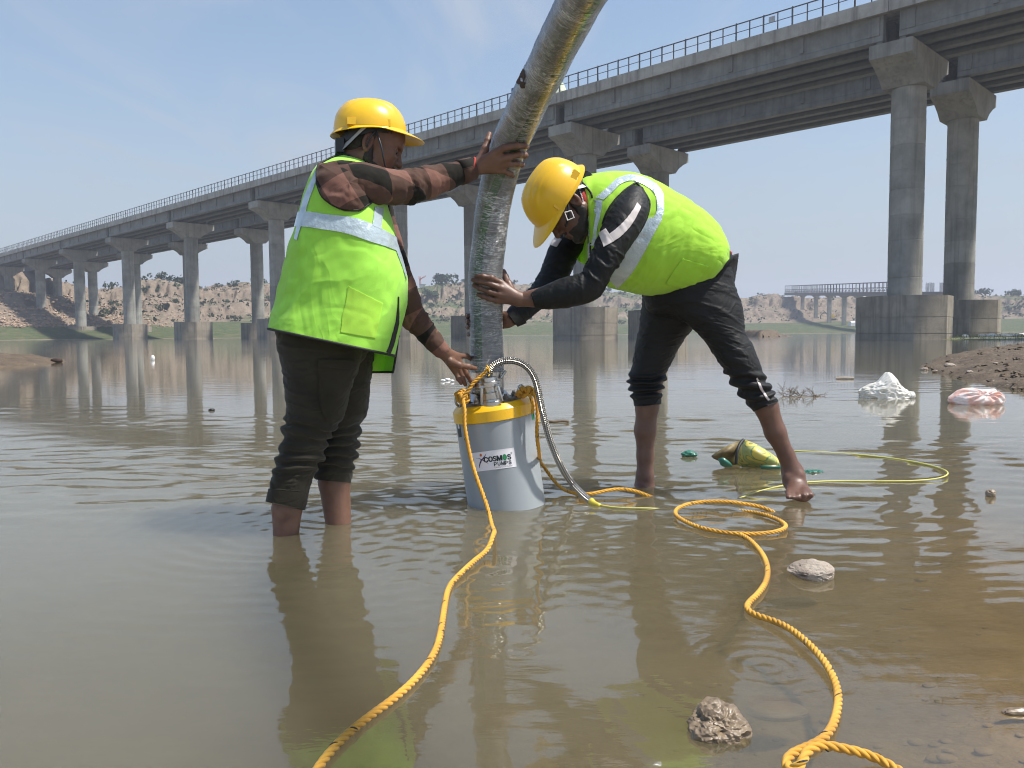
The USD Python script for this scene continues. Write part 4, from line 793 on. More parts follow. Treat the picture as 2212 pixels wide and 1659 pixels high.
_i = np.array([np.argmin(np.linalg.norm(hp - p_, axis=1)) for p_ in _sc]); _a = np.unwrap([math.atan2((p_ - hp[i]) @ _b[i], (p_ - hp[i]) @ _n[i]) for p_, i in zip(_sc, _i)])
_o = np.argsort(_i); _ac = np.interp(np.arange(len(hp)), _i[_o], _a[_o]); _k = len(hp) * 140
_da = np.abs((hu[:_k, 1] * 2 * np.pi - np.repeat(_ac, 140) + np.pi) % (2 * np.pi) - np.pi); hu[:, 1] = 0; hu[:_k, 1] = np.clip(1 - (_da - .20) / .12, 0, 1) * .85 * np.repeat(np.clip(1.25 - np.arange(len(hp)) / len(hp) * 2.6, .35, 1), 140); obj('tube', hm, 'hose_tube', t, True, hu)
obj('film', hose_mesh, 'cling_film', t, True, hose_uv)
pbr('rust_mark', (0.05, 0.03, 0.022), rough=0.9)
ms = []
for x, y, r in [(1118, 150, 9), (1124, 166, 12), (1130, 182, 7), (1112, 172, 6), (1121, 138, 5), (1127, 158, 8)]:
    n_ = 14; a = np.linspace(0, 2 * np.pi, n_, endpoint=False); rr_ = r * (.65 + .5 * np.random.default_rng(int(x + y)).random(n_)); pp = np.stack([x + rr_ * np.cos(a), y + rr_ * 1.3 * np.sin(a)], 1)
    v = np.vstack([drape(HV, hose_N, pp, .0012), drape(HV, hose_N, np.array([[x, y]]), .0018)]); i = np.arange(n_); f = np.stack([i, np.full(n_, n_), (i + 1) % n_], 1); mm_ = T(v, f); ms.append(mm_ if ((EYE - v[0]) @ mm_.face_normals[0]) > 0 else T(v, f[:, ::-1]))
obj('mud_smear', cat(*ms), 'rust_mark', t)
# ------------------------------------------------------------------ man at the left, standing
def skin(par, grids, matname='skin', name='body'):
    vs, fs, k = [], [], 0
    for v, f in grids: vs.append(v); fs.append(f + k); k += len(v)
    return obj(name, T(np.vstack(vs), np.vstack(fs)), matname, par, True)
def fingers(G, chains, k=.0045):
    for c in chains:
        pts, rad = [x[0] for x in c], [x[1] for x in c]; G.chain(pts, rad, k)
        for p_, r_ in zip(pts[1:-1], rad[1:-1]): G.cone(p_, p_, r_ * 1.10, None, .004)
man1 = thing('person', 'standing man in neon vest, checked shirt and olive trousers, gripping the hose high', 'person', [*FEET[0][:2] * .5 + FEET[1][:2] * .5, -.15])
A1 = axes_from(dirv(.92, -.34, .20), UP); o1 = P(799, 317, 2.83)
# body
wr_r = P(1024, 362, 2.925); el_r = P(880, 402, 2.80); sh_r = P(752, 396, 2.71); wr_l = P(956, 758, 3.05); el_l = P(862, 628, 2.99); sh_l = P(800, 420, 2.98)
hip = P(706, 690, 2.84); neck0 = o1 + (A1[0] * -.03 - A1[2] * .05); neck1 = P(772, 385, 2.83)
B = Field(np.array([-.98, 2.3, -.22]), np.array([.05, 3.3, 1.5]), .0085)
B.chain([neck0, neck1], [.056, .066], .03); B.ell(P(748, 475, 2.84), np.eye(3), (.12, .11, .15), .05); B.ell(P(715, 590, 2.85), np.eye(3), (.15, .14, .22), .08); B.ell(hip, np.eye(3), (.15, .14, .12), .06)
B.chain([neck1, sh_r, el_r, wr_r], [.06, .055, .042, .028], .03); B.chain([neck1, sh_l, el_l, wr_l], [.06, .055, .042, .027], .03)
k1, k2 = P(680, 925, 2.80), P(735, 915, 2.93)
B.chain([P(690, 720, 2.80), P(668, 925, 2.80), P(648, 985, 2.79), P(624, 1060, 2.787), P(620, 1098, 2.785), P(617, 1175, 2.785)], [.075, .050, .046, .047, .0505, .041], .01); B.chain([P(745, 720, 2.92), P(733, 915, 2.93), P(726, 985, 2.94), P(722, 1040, 2.945), P(731, 1130, 2.945)], [.075, .052, .052, .0565, .046], .01)
for fx_, d_ in ((617, 2.785), (731, 2.945)): B.chain([P(fx_, 1175, d_), P(fx_ + 10, 1215, d_), P(fx_ + 90, 1240, d_ + .03)], [.04, .04, .03], .02)
gB = B.surface()
Hd = Field(o1 - .19, o1 + .19, .0034); w1 = head(Hd, o1, A1, .98); Hd.chain([neck0, neck1], [.056, .066], .03); gH = Hd.surface()
# right hand round the hose
Kn = [on_hose(1091, 316, .016), on_hose(1099, 334, .018), on_hose(1097, 350, .017), on_hose(1086, 366, .014)]
R_ = Field(np.minimum(wr_r, Kn[3]) - .17, np.maximum(wr_r, Kn[0]) + .17, .0029)
R_.cone(P(1002, 364, 2.905), wr_r, .029, .0255, .01)
for kn, rw in zip(Kn, (.018, .019, .018, .016)): R_.cone(wr_r + (kn - wr_r) * .12, kn, .0215, rw * .72, .012)
fingers(R_, [[(Kn[0], .0115), (on_hose(1117, 310, .010), .0102), (on_hose(1131, 311, .008), .0092), (on_hose(1137, 315, .004), .008)],
             [(Kn[1], .0115), (on_hose(1118, 329, .013), .0104), (on_hose(1131, 333, .008), .0092), (on_hose(1134, 339, .005), .008)],
             [(Kn[2], .0112), (on_hose(1114, 349, .012), .0100), (on_hose(1124, 353, .007), .0088), (on_hose(1128, 358, .005), .008)],
             [(Kn[3], .0102), (on_hose(1096, 371, .010), .0090), (on_hose(1103, 375, .006), .0080), (on_hose(1107, 379, .004), .0072)],
             [(P(1036, 348, 2.92), .017), (P(1048, 322, 2.925), .0135), (P(1053, 304, 2.935), .0115), (P(1057, 290, 2.945), .0095)]])
gR = R_.surface()
# left hand feeling the coupling
L_ = Field(np.minimum(wr_l, P(1030, 835, 3.2)) - .10, np.maximum(wr_l, P(1030, 835, 3.2)) + .10, .0029)
L_.cone(P(940, 738, 3.035), wr_l, .029, .026, .01)
kl = [P(990, 769, 3.11), P(992, 782, 3.115), P(990, 795, 3.12), P(984, 803, 3.12)]
for kn in kl: L_.cone(wr_l, kn, .0205, .0125, .012)
fingers(L_, [[(kl[0], .0115), (P(1008, 769, 3.17), .0100), (P(1020, 777, 3.21), .0085)], [(kl[1], .0112), (P(1006, 806, 3.14), .0098), (P(1017, 822, 3.16), .0086), (P(1023, 834, 3.17), .0076)],
             [(kl[2], .0108), (P(999, 816, 3.13), .0094), (P(1005, 831, 3.14), .0076)], [(kl[3], .010), (P(990, 818, 3.12), .0086), (P(996, 828, 3.125), .007)],
             [(P(972, 780, 3.06), .0165), (P(992, 789, 3.075), .0125), (P(1012, 792, 3.10), .0105), (P(1027, 796, 3.13), .0085)]])
gL = L_.surface()
skin(man1, [gB, gH, gR, gL])
hair_and_eyes(man1, w1, A1, .98, True, None)
obj('bracelet', ring_tube(np.array([P(1020 + 3 * math.cos(a) + 5 * math.sin(a), 362 - 21 * math.sin(a), 2.915 + .034 * math.cos(a) * -1) for a in np.linspace(0, 2 * np.pi, 30, endpoint=False)]), .0038), 'red_cloth', man1, True)
# shirt: shoulder and two sleeves as one garment
S = Field(np.array([-.80, 2.45, .50]), np.array([.02, 3.3, 1.42]), .0056)
arm_r = [P(750, 404, 2.71), P(780, 398, 2.71), P(812, 401, 2.725), P(850, 405, 2.765), P(886, 402, 2.81), P(925, 393, 2.845), P(960, 383, 2.875), P(1000, 371, 2.905), P(1017, 366, 2.918)]
S.chain(arm_r, [.078, .072, .065, .0595, .0625, .056, .048, .040, .036], .012); S.ell(P(742, 404, 2.72), axes_from(CR, CU), (.080, .078, .082), .02); S.ell(P(762, 408, 2.80), axes_from(CR, CU), (.080, .11, .075), .03)
S.chain([P(800, 430, 2.97), P(845, 575, 2.975), P(868, 630, 2.985), P(896, 688, 3.005), P(925, 724, 3.03), P(952, 754, 3.047)], [.072, .064, .058, .048, .039, .035], .012)
v, f = S.surface(); Nn = vnormals(v, f)
def along(v, pts):
    pts = np.asarray(pts); best, tt_ = np.full(len(v), 9.), np.zeros(len(v)); L0 = 0
    for a, b in zip(pts[:-1], pts[1:]):
        d = b - a; l = np.linalg.norm(d); u_ = np.clip(((v - a) @ d) / l ** 2, 0, 1); dist = np.linalg.norm(v - a - u_[:, None] * d, axis=1); m = dist < best; best[m] = dist[m]; tt_[m] = (L0 + u_ * l)[m]; L0 += l
    return tt_, best
tr_, br_ = along(v, arm_r); tl_, bl_ = along(v, [sh_l, P(845, 575, 2.975), P(868, 630, 2.985), P(896, 688, 3.005), P(925, 724, 3.03), P(952, 754, 3.047)])
isr = br_ < bl_; tt_ = np.where(isr, tr_, tl_)
cr_ = noise3(np.stack([tt_ * 30 + 9 * noise3(v, 9.0, 3), v @ CU * 10, v @ CF * 10], 1), 1.0, 7, 3)
elb = np.exp(-((tr_ - .24) / .08) ** 2) * isr + (~isr) * np.exp(-((tl_ - .52) / .12) ** 2)
v = v + Nn * ((.004 + .012 * elb) * cr_ + .004 * noise3(v, 14.0, 8) - .006 * np.clip(np.abs(noise3(v * [1, 1, 1.], 11.0, 12)) * -8 + .8, 0, 1) * (.4 + elb))[:, None]
ang_r = np.where(isr, (v @ CU) * 1.0 + (v @ CF) * .55, (v @ CR) * .8 - (v @ CU) * .5)
uvp = np.stack([tt_ + np.where(isr, .35 * (v @ CU - arm_r[0] @ CU) * np.clip(1 - tr_ / .25, 0, 1) + .035, .02), ang_r + .035], 1)
obj('shirt', T(v, f), 'plaid', man1, True, uvp)
cuf = tube(np.array([P(992, 373, 2.90), P(1006, 369, 2.91), P(1021, 364, 2.922)]), np.array([.0455, .0435, .0405]), 40)
obj('cuff', cuf[0], 'plaid', man1, True, cuf[1] * [1, .3] + [.10, .0])
bt = on = P(999, 381, 2.868); m = trimesh.creation.icosphere(2, .006); obj('button', T(m.vertices * [1, .5, 1] + bt, m.faces), 'white_paint', man1, True)
# trousers
def leg_disp(z0, z1, amp, seed, base=.0035):
    def d(u, ph, V):
        bun = np.clip((u - z0) / .08, 0, 1) * np.clip((z1 - u) / .06, 0, 1); nz = noise3(V, 5.0, seed)
        ring = np.sin(2 * np.pi * (u * 15 + 2.4 * nz + .12 * np.sin(ph + seed))); ring = np.sign(ring) * np.abs(ring) ** .8
        diag = np.clip(1 - np.abs(noise3(np.stack([u * 6 + .35 * np.cos(ph + seed), ph * .35, 0 * u], 1), 2.2, seed + 3)) * 9, 0, 1)
        return amp * bun * ring * (.45 + 1.1 * meshkit.noise(V * 13, seed + 1)) + base * (1 - bun) * (2.2 * noise3(V, 9.0, seed + 2) + 1.2 * diag) + .0012 * noise3(V, 40.0, seed)
    return d
near_leg = Loft([(600, 690, 792, 690, 2.80, .135), (607, 770, 779, 775, 2.80, .125), (617, 825, 761, 825, 2.80, .112), (622, 889, 741, 895, 2.80, .096), (615, 918, 723, 928, 2.797, .088), (611, 953, 706, 955, 2.795, .083), (601, 983, 699, 986, 2.793, .079),
                 (592, 1022, 680, 1018, 2.79, .074), (584, 1054, 664, 1060, 2.788, .070), (577, 1083, 657, 1101, 2.787, .068)], 230, 110, .92, leg_disp(.50, .84, .0075, 5))
far_leg = Loft([(688, 700, 815, 700, 2.94, .13), (690, 780, 804, 780, 2.94, .12), (692, 840, 796, 840, 2.94, .108), (694, 892, 791, 892, 2.94, .096), (692, 925, 778, 915, 2.94, .088), (688, 960, 774, 955, 2.942, .084), (684, 998, 767, 995, 2.944, .080),
                (682, 1028, 760, 1022, 2.946, .074), (684, 1036, 757, 1043, 2.946, .070)], 220, 110, .92, leg_disp(.62, .97, .008, 9))
seat = Loft([(618, 640, 800, 650, 2.86, .16), (604, 690, 806, 700, 2.86, .16), (606, 740, 800, 745, 2.86, .16), (622, 790, 770, 795, 2.86, .14), (660, 815, 735, 815, 2.86, .08)], 60, 90, .9, leg_disp(2, 3, 0, 3))
obj('trousers', cat(seat.mesh()[0], near_leg.shell(.004)[0], far_leg.shell(.004)[0]), 'trousers_olive', man1, True)
hemb = Loft([(583, 1056, 664, 1062, 2.788, .073), (576, 1084, 657, 1102, 2.787, .0705)], 14, 90, .92, lambda u, ph, V: .0016 + .0015 * noise3(V, 20., 3)); tr_p = obj('turn_up', hemb.shell(.004)[0], 'trousers_olive', man1, True)
LV, LN = np.vstack([near_leg.V]), np.vstack([near_leg.N])
obj('pocket', strip(LV, LN, [(688, 789), (688, 840), (694, 885), (704, 905)], [(763, 789), (757, 830), (748, 870), (736, 903)], 30, 12, .004, .002), 'trousers_olive', man1, True)
obj('pocket_flap', strip(LV, LN, [(686, 776), (687, 792)], [(766, 776), (765, 797)], 8, 16, .008, .003), 'trousers_olive', man1, True)
# vest
def vest_disp(seed, amp=.010):
    def d(u, ph, V):
        fold = np.clip(1 - np.abs(noise3(np.stack([V @ CR * 1.0 + .25 * u, V @ CF, u * .45], 1), 5.5, seed)) * 8, 0, 1)
        fine = np.clip(1 - np.abs(noise3(V, 7.0, seed + 4, 2)) * 14, 0, 1)
        return amp * (noise3(V * np.array([1, 1, .45]), 4.0, seed + 1, 2) * 1.8 + .5 * fold * np.clip(u * 2, 0, 1)) - .0016 * fine + .0006 * noise3(V, 26.0, seed + 2)
    return d
v1 = Loft([(742, 333, 792, 346, 2.80, .05), (716, 341, 800, 352, 2.80, .095), (690, 356, 811, 366, 2.80, .135), (674, 384, 822, 396, 2.80, .16), (657, 432, 834, 440, 2.80, .172), (643, 487, 850, 494, 2.80, .18), (628, 535, 861, 545, 2.81, .185),
           (614, 590, 877, 602, 2.82, .19), (601, 638, 876, 655, 2.83, .195), (589, 686, 864, 712, 2.83, .20), (585, 711, 853, 768, 2.83, .205)], 230, 190, .90, vest_disp(21))
vest1 = obj('vest', v1.shell(.0025)[0], 'vest', man1, True)
VV, VN = v1.V, v1.N
fl = []
for i, t_ in enumerate(np.linspace(0, 1, 26)):
    a = polyline([(838, 690), (812, 745), (796, 804)], 26)[i]; b = polyline([(872, 650), (862, 716), (855, 770), (849, 804)], 26)[i]; w_ = np.linspace(0, 1, 16)
    fl.append([P(*(a * (1 - q_) + b * q_), 2.965 + .03 * math.sin(q_ * 3.1) + .012 * math.sin(q_ * 9 + t_ * 3) - .06 * q_ ** 3) for q_ in w_])
obj('front_flap', sheet(np.array(fl), .0025), 'vest', man1, True)
fl = np.array(fl); obj('front_flap_piping', tube(np.vstack([fl[-1], fl[::-1, -1][:14]]), .0042, 8)[0], 'black_trim', man1, True)
band = strip(VV, VN, [(645, 458), (658, 457), (704, 463), (757, 469), (807, 486), (851, 510), (856, 513)], [(635, 490), (648, 489.5), (697, 495.5), (738, 502), (800, 522), (853, 541), (859, 545)], 140, 9, .0030, .0015, .0022, 1)
obj('reflective_band', band, 'reflective', man1, 40)
obj('reflective_band', strip(VV, VN, [(809, 447), (806, 466), (803.5, 487)], [(827, 449), (825, 472), (822, 496)], 40, 6, .0036, .0015, .002, 2), 'reflective', man1, 40)
obj('reflective_band', strip(VV, VN, [(685, 366), (669, 400), (656, 432), (645, 478), (637, 515)], [(692, 370), (680, 402), (669, 432), (653, 484), (642, 520)], 70, 5, .0036, .0015, .0015, 3), 'reflective', man1, 40)
obj('reflective_band', strip(VV, VN, [(852, 512), (866, 552), (876, 590)], [(856, 546), (864, 566), (877, 606)], 40, 6, .0036, .0015, .001, 4), 'reflective', man1, 40)
obj('chest_pocket', strip(VV, VN, [(752, 617), (743, 668), (734, 718)], [(827, 655), (819, 693), (810, 731)], 40, 24, .0020, .0012), 'vest_pocket', man1, True)
arm_hole = [(690, 357), (686, 375), (686.5, 395), (691, 412), (698, 426), (710, 437), (724, 446), (747, 454), (774, 455), (790, 446), (806, 432), (818, 410)]
obj('piping', piping(VV, VN, arm_hole, .0042, 110, .004), 'black_trim', man1, True)
ah = polyline(arm_hole + [(806, 384), (786, 364), (762, 350), (736, 348), (712, 353), (690, 357)], 90); ac_ = np.array([752., 402.]); rq = np.linspace(0, 1, 16)[:, None, None]
sg = drape(VV, VN, ac_ + (ah - ac_)[None] * rq, np.repeat(.0035 + .022 * np.cos(np.pi / 2 * rq[:, 0, 0]), 90)); sg = sg - CF * (.010 * noise3(sg, 13., 5) + .010 * np.clip(1 - np.abs(noise3(sg, 9., 6)) * 9, 0, 1))[..., None]
sm_ = T(sg.reshape(-1, 3), grid_faces(16, 90)); sm_ = sm_ if ((EYE - sm_.triangles_center) * sm_.face_normals).sum() > 0 else T(sm_.vertices, sm_.faces[:, ::-1])
obj('shirt_shoulder', sm_, 'plaid', man1, True, np.stack([.8 * (sg @ CR) + .5 * (sg @ CU), (sg @ CU) * .8 - .5 * (sg @ CR)], -1).reshape(-1, 2))
obj('piping', piping(VV, VN, [(690, 357), (716, 342), (744, 333), (758, 331)], .0042, 60, .002), 'black_trim', man1, True)
r0 = (v1.n - 1) * v1.m; obj('piping', ring_tube(v1.V[r0:r0 + v1.m:2] + np.array([0, 0, -.001]), .0044), 'black_trim', man1, True)
obj('side_zip', strip(VV, VN, [(859, 640), (855, 690), (847, 722), (838, 752), (834, 760)], [(861, 642), (861, 690), (855, 725), (844, 760), (842, 764)], 50, 4, .003, .002), 'black_trim', man1, True)
helm1, hw1 = helmet('yellow ribbed helmet on the standing man at the left', P(800, 287, 2.825), axes_from(dirv(.96, .02, .24), UP + CR * -.05), 'yellow safety helmets', .925)
obj('chin_strap', tube(spline([P(812, 282, 2.745), P(824, 318, 2.735), P(829, 345, 2.745), P(836, 372, 2.775)], 40), .0032, 8)[0], 'harness_black', helm1, True)
obj('chin_strap', tube(spline([P(812, 282, 2.745), P(798, 300, 2.735), P(792, 318, 2.745)], 24), .003, 8)[0], 'harness_black', helm1, True)

# ------------------------------------------------------------------ man at the right, bending
man2 = thing('person', 'man bending left over the pump in yellow-green vest, black jacket and rolled black trousers', 'person', [*FEET[2][:2] * .5 + FEET[3][:2] * .5, -.15])
A2 = axes_from(dirv(-.50, -.86, -.06), dirv(-.86, .50, -.06)); o2 = P(1228, 444, 3.25); s2 = 1.06
neck0 = o2 + (A2[0] * -.035 - A2[2] * .05); neck1 = P(1290, 455, 3.32)
wl = P(1124, 647, 3.135); el2 = P(1280, 612, 3.10); sl2 = P(1355, 470, 3.16); wrr = P(1097, 693, 3.27); er2 = P(1195, 610, 3.44); sr2 = P(1235, 530, 3.48)
B = Field(np.array([.0, 2.75, -.22]), np.array([1.42, 3.95, 1.36]), .0085)
B.chain([neck0, neck1], [.058, .07], .03); B.ell(P(1345, 480, 3.33), np.eye(3), (.15, .16, .15), .05); B.ell(P(1440, 530, 3.38), np.eye(3), (.16, .15, .14), .08); B.ell(P(1500, 600, 3.42), np.eye(3), (.11, .12, .11), .05)
B.chain([neck1, sl2, el2, wl], [.05, .045, .036, .027], .02); B.chain([neck1, P(1272, 492, 3.44), P(1224, 540, 3.475), er2, wrr], [.05, .034, .034, .034, .027], .008)
lf = [P(1465, 650, 3.52), P(1410, 800, 3.60), P(1398, 878, 3.60), P(1394, 930, 3.605), P(1394, 985, 3.61), P(1393, 1030, 3.61), P(1392, 1056, 3.62)]
B.chain(lf, [.085, .056, .0495, .0465, .036, .037, .045], .02); B.chain([P(1392, 1056, 3.62), P(1380, 1078, 3.56), P(1345, 1098, 3.52)], [.043, .042, .03], .02)
ln_ = [P(1530, 650, 3.42), P(1605, 800, 3.36), P(1655, 878, 3.355), P(1675, 934, 3.36), P(1698, 982, 3.37), P(1713, 1022, 3.375), P(1716, 1040, 3.37)]
B.chain(ln_, [.085, .056, .0475, .042, .0325, .043, .044], .018)
B.ell(P(1722, 1052, 3.33), axes_from(dirv(.25, -.42, -.87), UP), (.062, .044, .030), .03); B.ell(P(1725, 1066, 3.28), axes_from(dirv(.25, -.42, -.87), UP), (.055, .050, .020), .02)
B.cone(P(1741, 1058, 3.28), P(1751, 1070, 3.235), .0165, .0135, .006)
for tx_, ty_, tr in ((1737, 1071, .0125), (1725, 1074, .0118), (1713, 1075, .011), (1703, 1074, .0105)): B.cone(P(tx_ - 1, ty_ - 12, 3.28), P(tx_, ty_, 3.225), tr * 1.1, tr, .005)
B.ell(P(1699, 1030, 3.345), np.eye(3), (.013, .013, .013), .02); B.ell(P(1731, 1026, 3.34), np.eye(3), (.012, .012, .013), .02)
gB = B.surface(); gBv = gB[0]
Hd = Field(o2 - .2, o2 + .2, .0034); w2 = head(Hd, o2, A2, s2); Hd.chain([neck0, neck1], [.058, .07], .03); gH = Hd.surface()
Kn = [P(1082, 611, 3.125), P(1082, 623, 3.115), P(1079, 637, 3.115), P(1074, 649, 3.125)]
R_ = Field(np.minimum(wl, Kn[0]) - .15, np.maximum(wl, Kn[0]) + .15, .0029); R_.cone(P(1152, 647, 3.13), wl, .030, .027, .01)
for kn, rw in zip(Kn, (.019, .0195, .019, .017)): R_.cone(wl + (kn - wl) * .1, kn, .0225, rw * .70, .013)
fingers(R_, [[(Kn[0], .0118), (on_hose(1060, 601, .010), .0105), (on_hose(1044, 597, .009), .0095), (on_hose(1031, 597, .008), .0082)],
             [(Kn[1], .0118), (on_hose(1056, 613, .010), .0106), (on_hose(1038, 607, .009), .0096), (on_hose(1024, 605, .007), .0083)],
             [(Kn[2], .0114), (on_hose(1056, 630, .010), .0102), (on_hose(1038, 622, .009), .0092), (on_hose(1026, 617, .007), .008)],
             [(Kn[3], .0105), (on_hose(1056, 645, .009), .0092), (on_hose(1044, 640, .008), .0083), (on_hose(1034, 635, .007), .0073)],
             [(P(1108, 634, 3.15), .0185), (P(1098, 613, 3.175), .0142), (P(1092, 598, 3.195), .0118), (P(1088, 586, 3.21), .0095)]])
gR = R_.surface()
L_ = Field(np.minimum(wrr, P(1010, 722, 3.2)) - .1, np.maximum(wrr, P(1010, 680, 3.3)) + .12, .0031)
L_.cone(P(1112, 686, 3.29), wrr, .030, .027, .01); kl = [P(1046, 682, 3.292), P(1046, 694, 3.294), P(1046, 707, 3.293), P(1048, 720, 3.288)]
for kn in kl: L_.cone(wrr, kn, .021, .012, .013)
fingers(L_, [[(kl[0], .0115), (P(1020, 680, 3.27), .0102), (P(1010, 681, 3.225), .0092), (P(1012, 682, 3.20), .0085)], [(kl[1], .0115), (P(1019, 693, 3.27), .0102), (P(1010, 693, 3.222), .0094), (P(1012, 694, 3.195), .0085)],
             [(kl[2], .011), (P(1020, 706, 3.268), .0098), (P(1011, 706, 3.222), .009), (P(1013, 706, 3.197), .0082)], [(kl[3], .010), (P(1023, 721, 3.262), .0088), (P(1013, 722, 3.225), .0082), (P(1015, 722, 3.20), .0075)],
             [(P(1092, 688, 3.262), .0165), (P(1090, 680, 3.235), .0125), (P(1083, 676, 3.205), .010)]])
gL = L_.surface()
skin(man2, [gB, gH, gR, gL], 'skin_dark')
hair_and_eyes(man2, w2, A2, s2, True, None)
# jacket: sleeves
def sleeve_disp(seed, amp):
    def d(u, ph, V):
        r_ = np.clip(1 - np.abs(noise3(np.stack([u * 9 + .5 * np.cos(ph), ph * .4, 0 * u], 1), 1.5, seed)) * 7, 0, 1)
        return amp * (r_ - .3) * (.4 + np.exp(-((u - .55) / .16) ** 2)) + amp * .5 * noise3(V, 12.0, seed + 1)
    return d
sl_n = Loft([(1362, 398, 1388, 404, 3.20, .05), (1343, 418, 1402, 440, 3.155, .075), (1322, 442, 1399, 462, 3.13, .08), (1306, 474, 1386, 494, 3.115, .08), (1293, 505, 1367, 527, 3.105, .078), (1280, 540, 1347, 556, 3.10, .074), (1266, 572, 1330, 584, 3.098, .070),
             (1256, 590, 1312, 610, 3.098, .068), (1244, 594, 1296, 640, 3.10, .066), (1222, 599, 1262, 658, 3.105, .062), (1204, 605, 1228, 665, 3.11, .058), (1181, 615, 1192, 668, 3.12, .05), (1165, 622, 1172, 667, 3.125, .045), (1146, 630, 1155, 665, 3.13, .037)], 220, 90, 1.0, sleeve_disp(31, .006))
sl_f = Loft([(1214, 482, 1300, 500, 3.47, .07), (1206, 505, 1276, 520, 3.49, .064), (1190, 525, 1256, 545, 3.48, .066), (1172, 570, 1240, 575, 3.46, .062), (1161, 598, 1226, 606, 3.44, .058), (1146, 620, 1205, 640, 3.40, .052), (1122, 640, 1165, 672, 3.35, .046), (1104, 660, 1135, 695, 3.30, .041), (1093, 674, 1118, 706, 3.275, .038)], 120, 70, 1.0, sleeve_disp(35, .005))
tors = Loft([(1243, 398, 1258, 445, 3.31, .07), (1290, 385, 1285, 540, 3.33, .12), (1345, 382, 1300, 570, 3.33, .15), (1420, 405, 1340, 600, 3.34, .16), (1500, 455, 1400, 620, 3.36, .16), (1570, 540, 1500, 625, 3.40, .15), (1582, 560, 1520, 635, 3.41, .15)], 60, 70)
obj('jacket', cat(sl_n.mesh()[0], sl_f.mesh()[0], tors.mesh()[0]), 'jacket_black', man2, True)
cf = Loft([(1168, 621, 1174, 668, 3.124, .0465), (1147, 629, 1157, 666, 3.13, .040)], 16, 60, 1, lambda u, ph, V: .0012 * np.sin(ph * 24)); obj('cuff', cf.shell(.003)[0], 'jacket_black', man2, True)
cf2 = Loft([(1109, 656, 1138, 698, 3.30, .043), (1093, 673, 1119, 706, 3.275, .039)], 14, 50, 1); obj('cuff', cf2.shell(.003)[0], 'jacket_black', man2, True)
obj('sleeve_stripe', strip(sl_n.V, sl_n.N, [(1376, 438), (1359, 465), (1336, 490), (1316, 506)], [(1384, 447), (1369, 477), (1346, 506), (1326, 521)], 50, 6, .0025, .0012), 'white_stripe', man2, True)
obj('sleeve_stripe', strip(sl_n.V, sl_n.N, [(1294, 503), (1304, 534)], [(1309, 494), (1327, 521)], 14, 10, .0026, .0012), 'white_stripe', man2, True)
obj('sleeve_stripe', strip(sl_f.V, sl_f.N, [(1196, 512), (1184, 528)], [(1214, 517), (1203, 534)], 14, 8, .0026, .0012), 'white_stripe', man2, True)
# red collar and zip round the neck
col = Loft([(1240, 388, 1240, 470, 3.27, .080), (1248, 388, 1256, 482, 3.28, .094), (1262, 390, 1276, 500, 3.295, .112), (1275, 392, 1286, 510, 3.305, .115)], 20, 60, 1.0, lambda u, ph, V: .002 * noise3(V, 30., 5)); obj('collar', col.shell(.004)[0], 'red_cloth', man2, True)
cz = drape(col.V, col.N, polyline([(1246, 398), (1257, 426), (1262, 448), (1257, 464), (1248, 474)], 34), .003)
obj('collar_zip', cat(*[T(trimesh.creation.icosphere(1, .0032).vertices + p_, trimesh.creation.icosphere(1, .0032).faces) for p_ in cz]), 'harness_grey', man2, True)
# trousers
nl = Loft([(1424, 590, 1577, 575, 3.40, .13), (1426, 640, 1588, 625, 3.40, .135), (1456, 676, 1603, 672, 3.39, .125), (1493, 704, 1606, 712, 3.38, .11), (1524, 738, 1622, 745, 3.37, .10), (1553, 781, 1641, 790, 3.36, .09), (1572, 812, 1652, 818, 3.358, .082), (1590, 838, 1663, 836, 3.356, .078), (1610, 866, 1672, 855, 3.355, .070), (1629, 889, 1678, 868, 3.355, .064)], 210, 100, .95, leg_disp(.70, .98, .008, 13, .003))
flg = Loft([(1386, 600, 1530, 610, 3.50, .12), (1389, 645, 1518, 660, 3.52, .12), (1384, 693, 1497, 705, 3.55, .115), (1373, 751, 1467, 748, 3.58, .10), (1366, 788, 1448, 786, 3.59, .09), (1358, 813, 1437, 811, 3.595, .084), (1357, 824, 1434, 826, 3.598, .082), (1364, 850, 1428, 848, 3.60, .072), (1371, 877, 1426, 873, 3.60, .064)], 210, 100, .95, leg_disp(.72, .97, .009, 17, .003))
st2 = Loft([(1590, 548, 1420, 610, 3.43, .14), (1585, 600, 1392, 630, 3.45, .15), (1560, 650, 1400, 670, 3.46, .13), (1520, 690, 1470, 695, 3.46, .08)], 50, 80, .95, leg_disp(2, 3, 0, 19))
obj('trousers', cat(st2.mesh()[0], nl.shell(.004)[0], flg.shell(.004)[0]), 'trousers_black', man2, True)
obj('seam_piping', strip(nl.V, nl.N, [(1633, 817), (1640, 836), (1651, 855), (1659, 866)], [(1636, 815), (1645, 835), (1655, 853), (1663, 863)], 30, 4, .003, .001), 'white_stripe', man2, True)
obj('shirt_tail', sheet(np.array([[P(1566 + 16 * q_ - 2 * r_, 536 + 34 * r_ + 8 * q_, 3.30 + .05 * q_) for q_ in np.linspace(0, 1, 8)] for r_ in np.linspace(0, 1, 10)]), .004), 'red_cloth', man2, True)
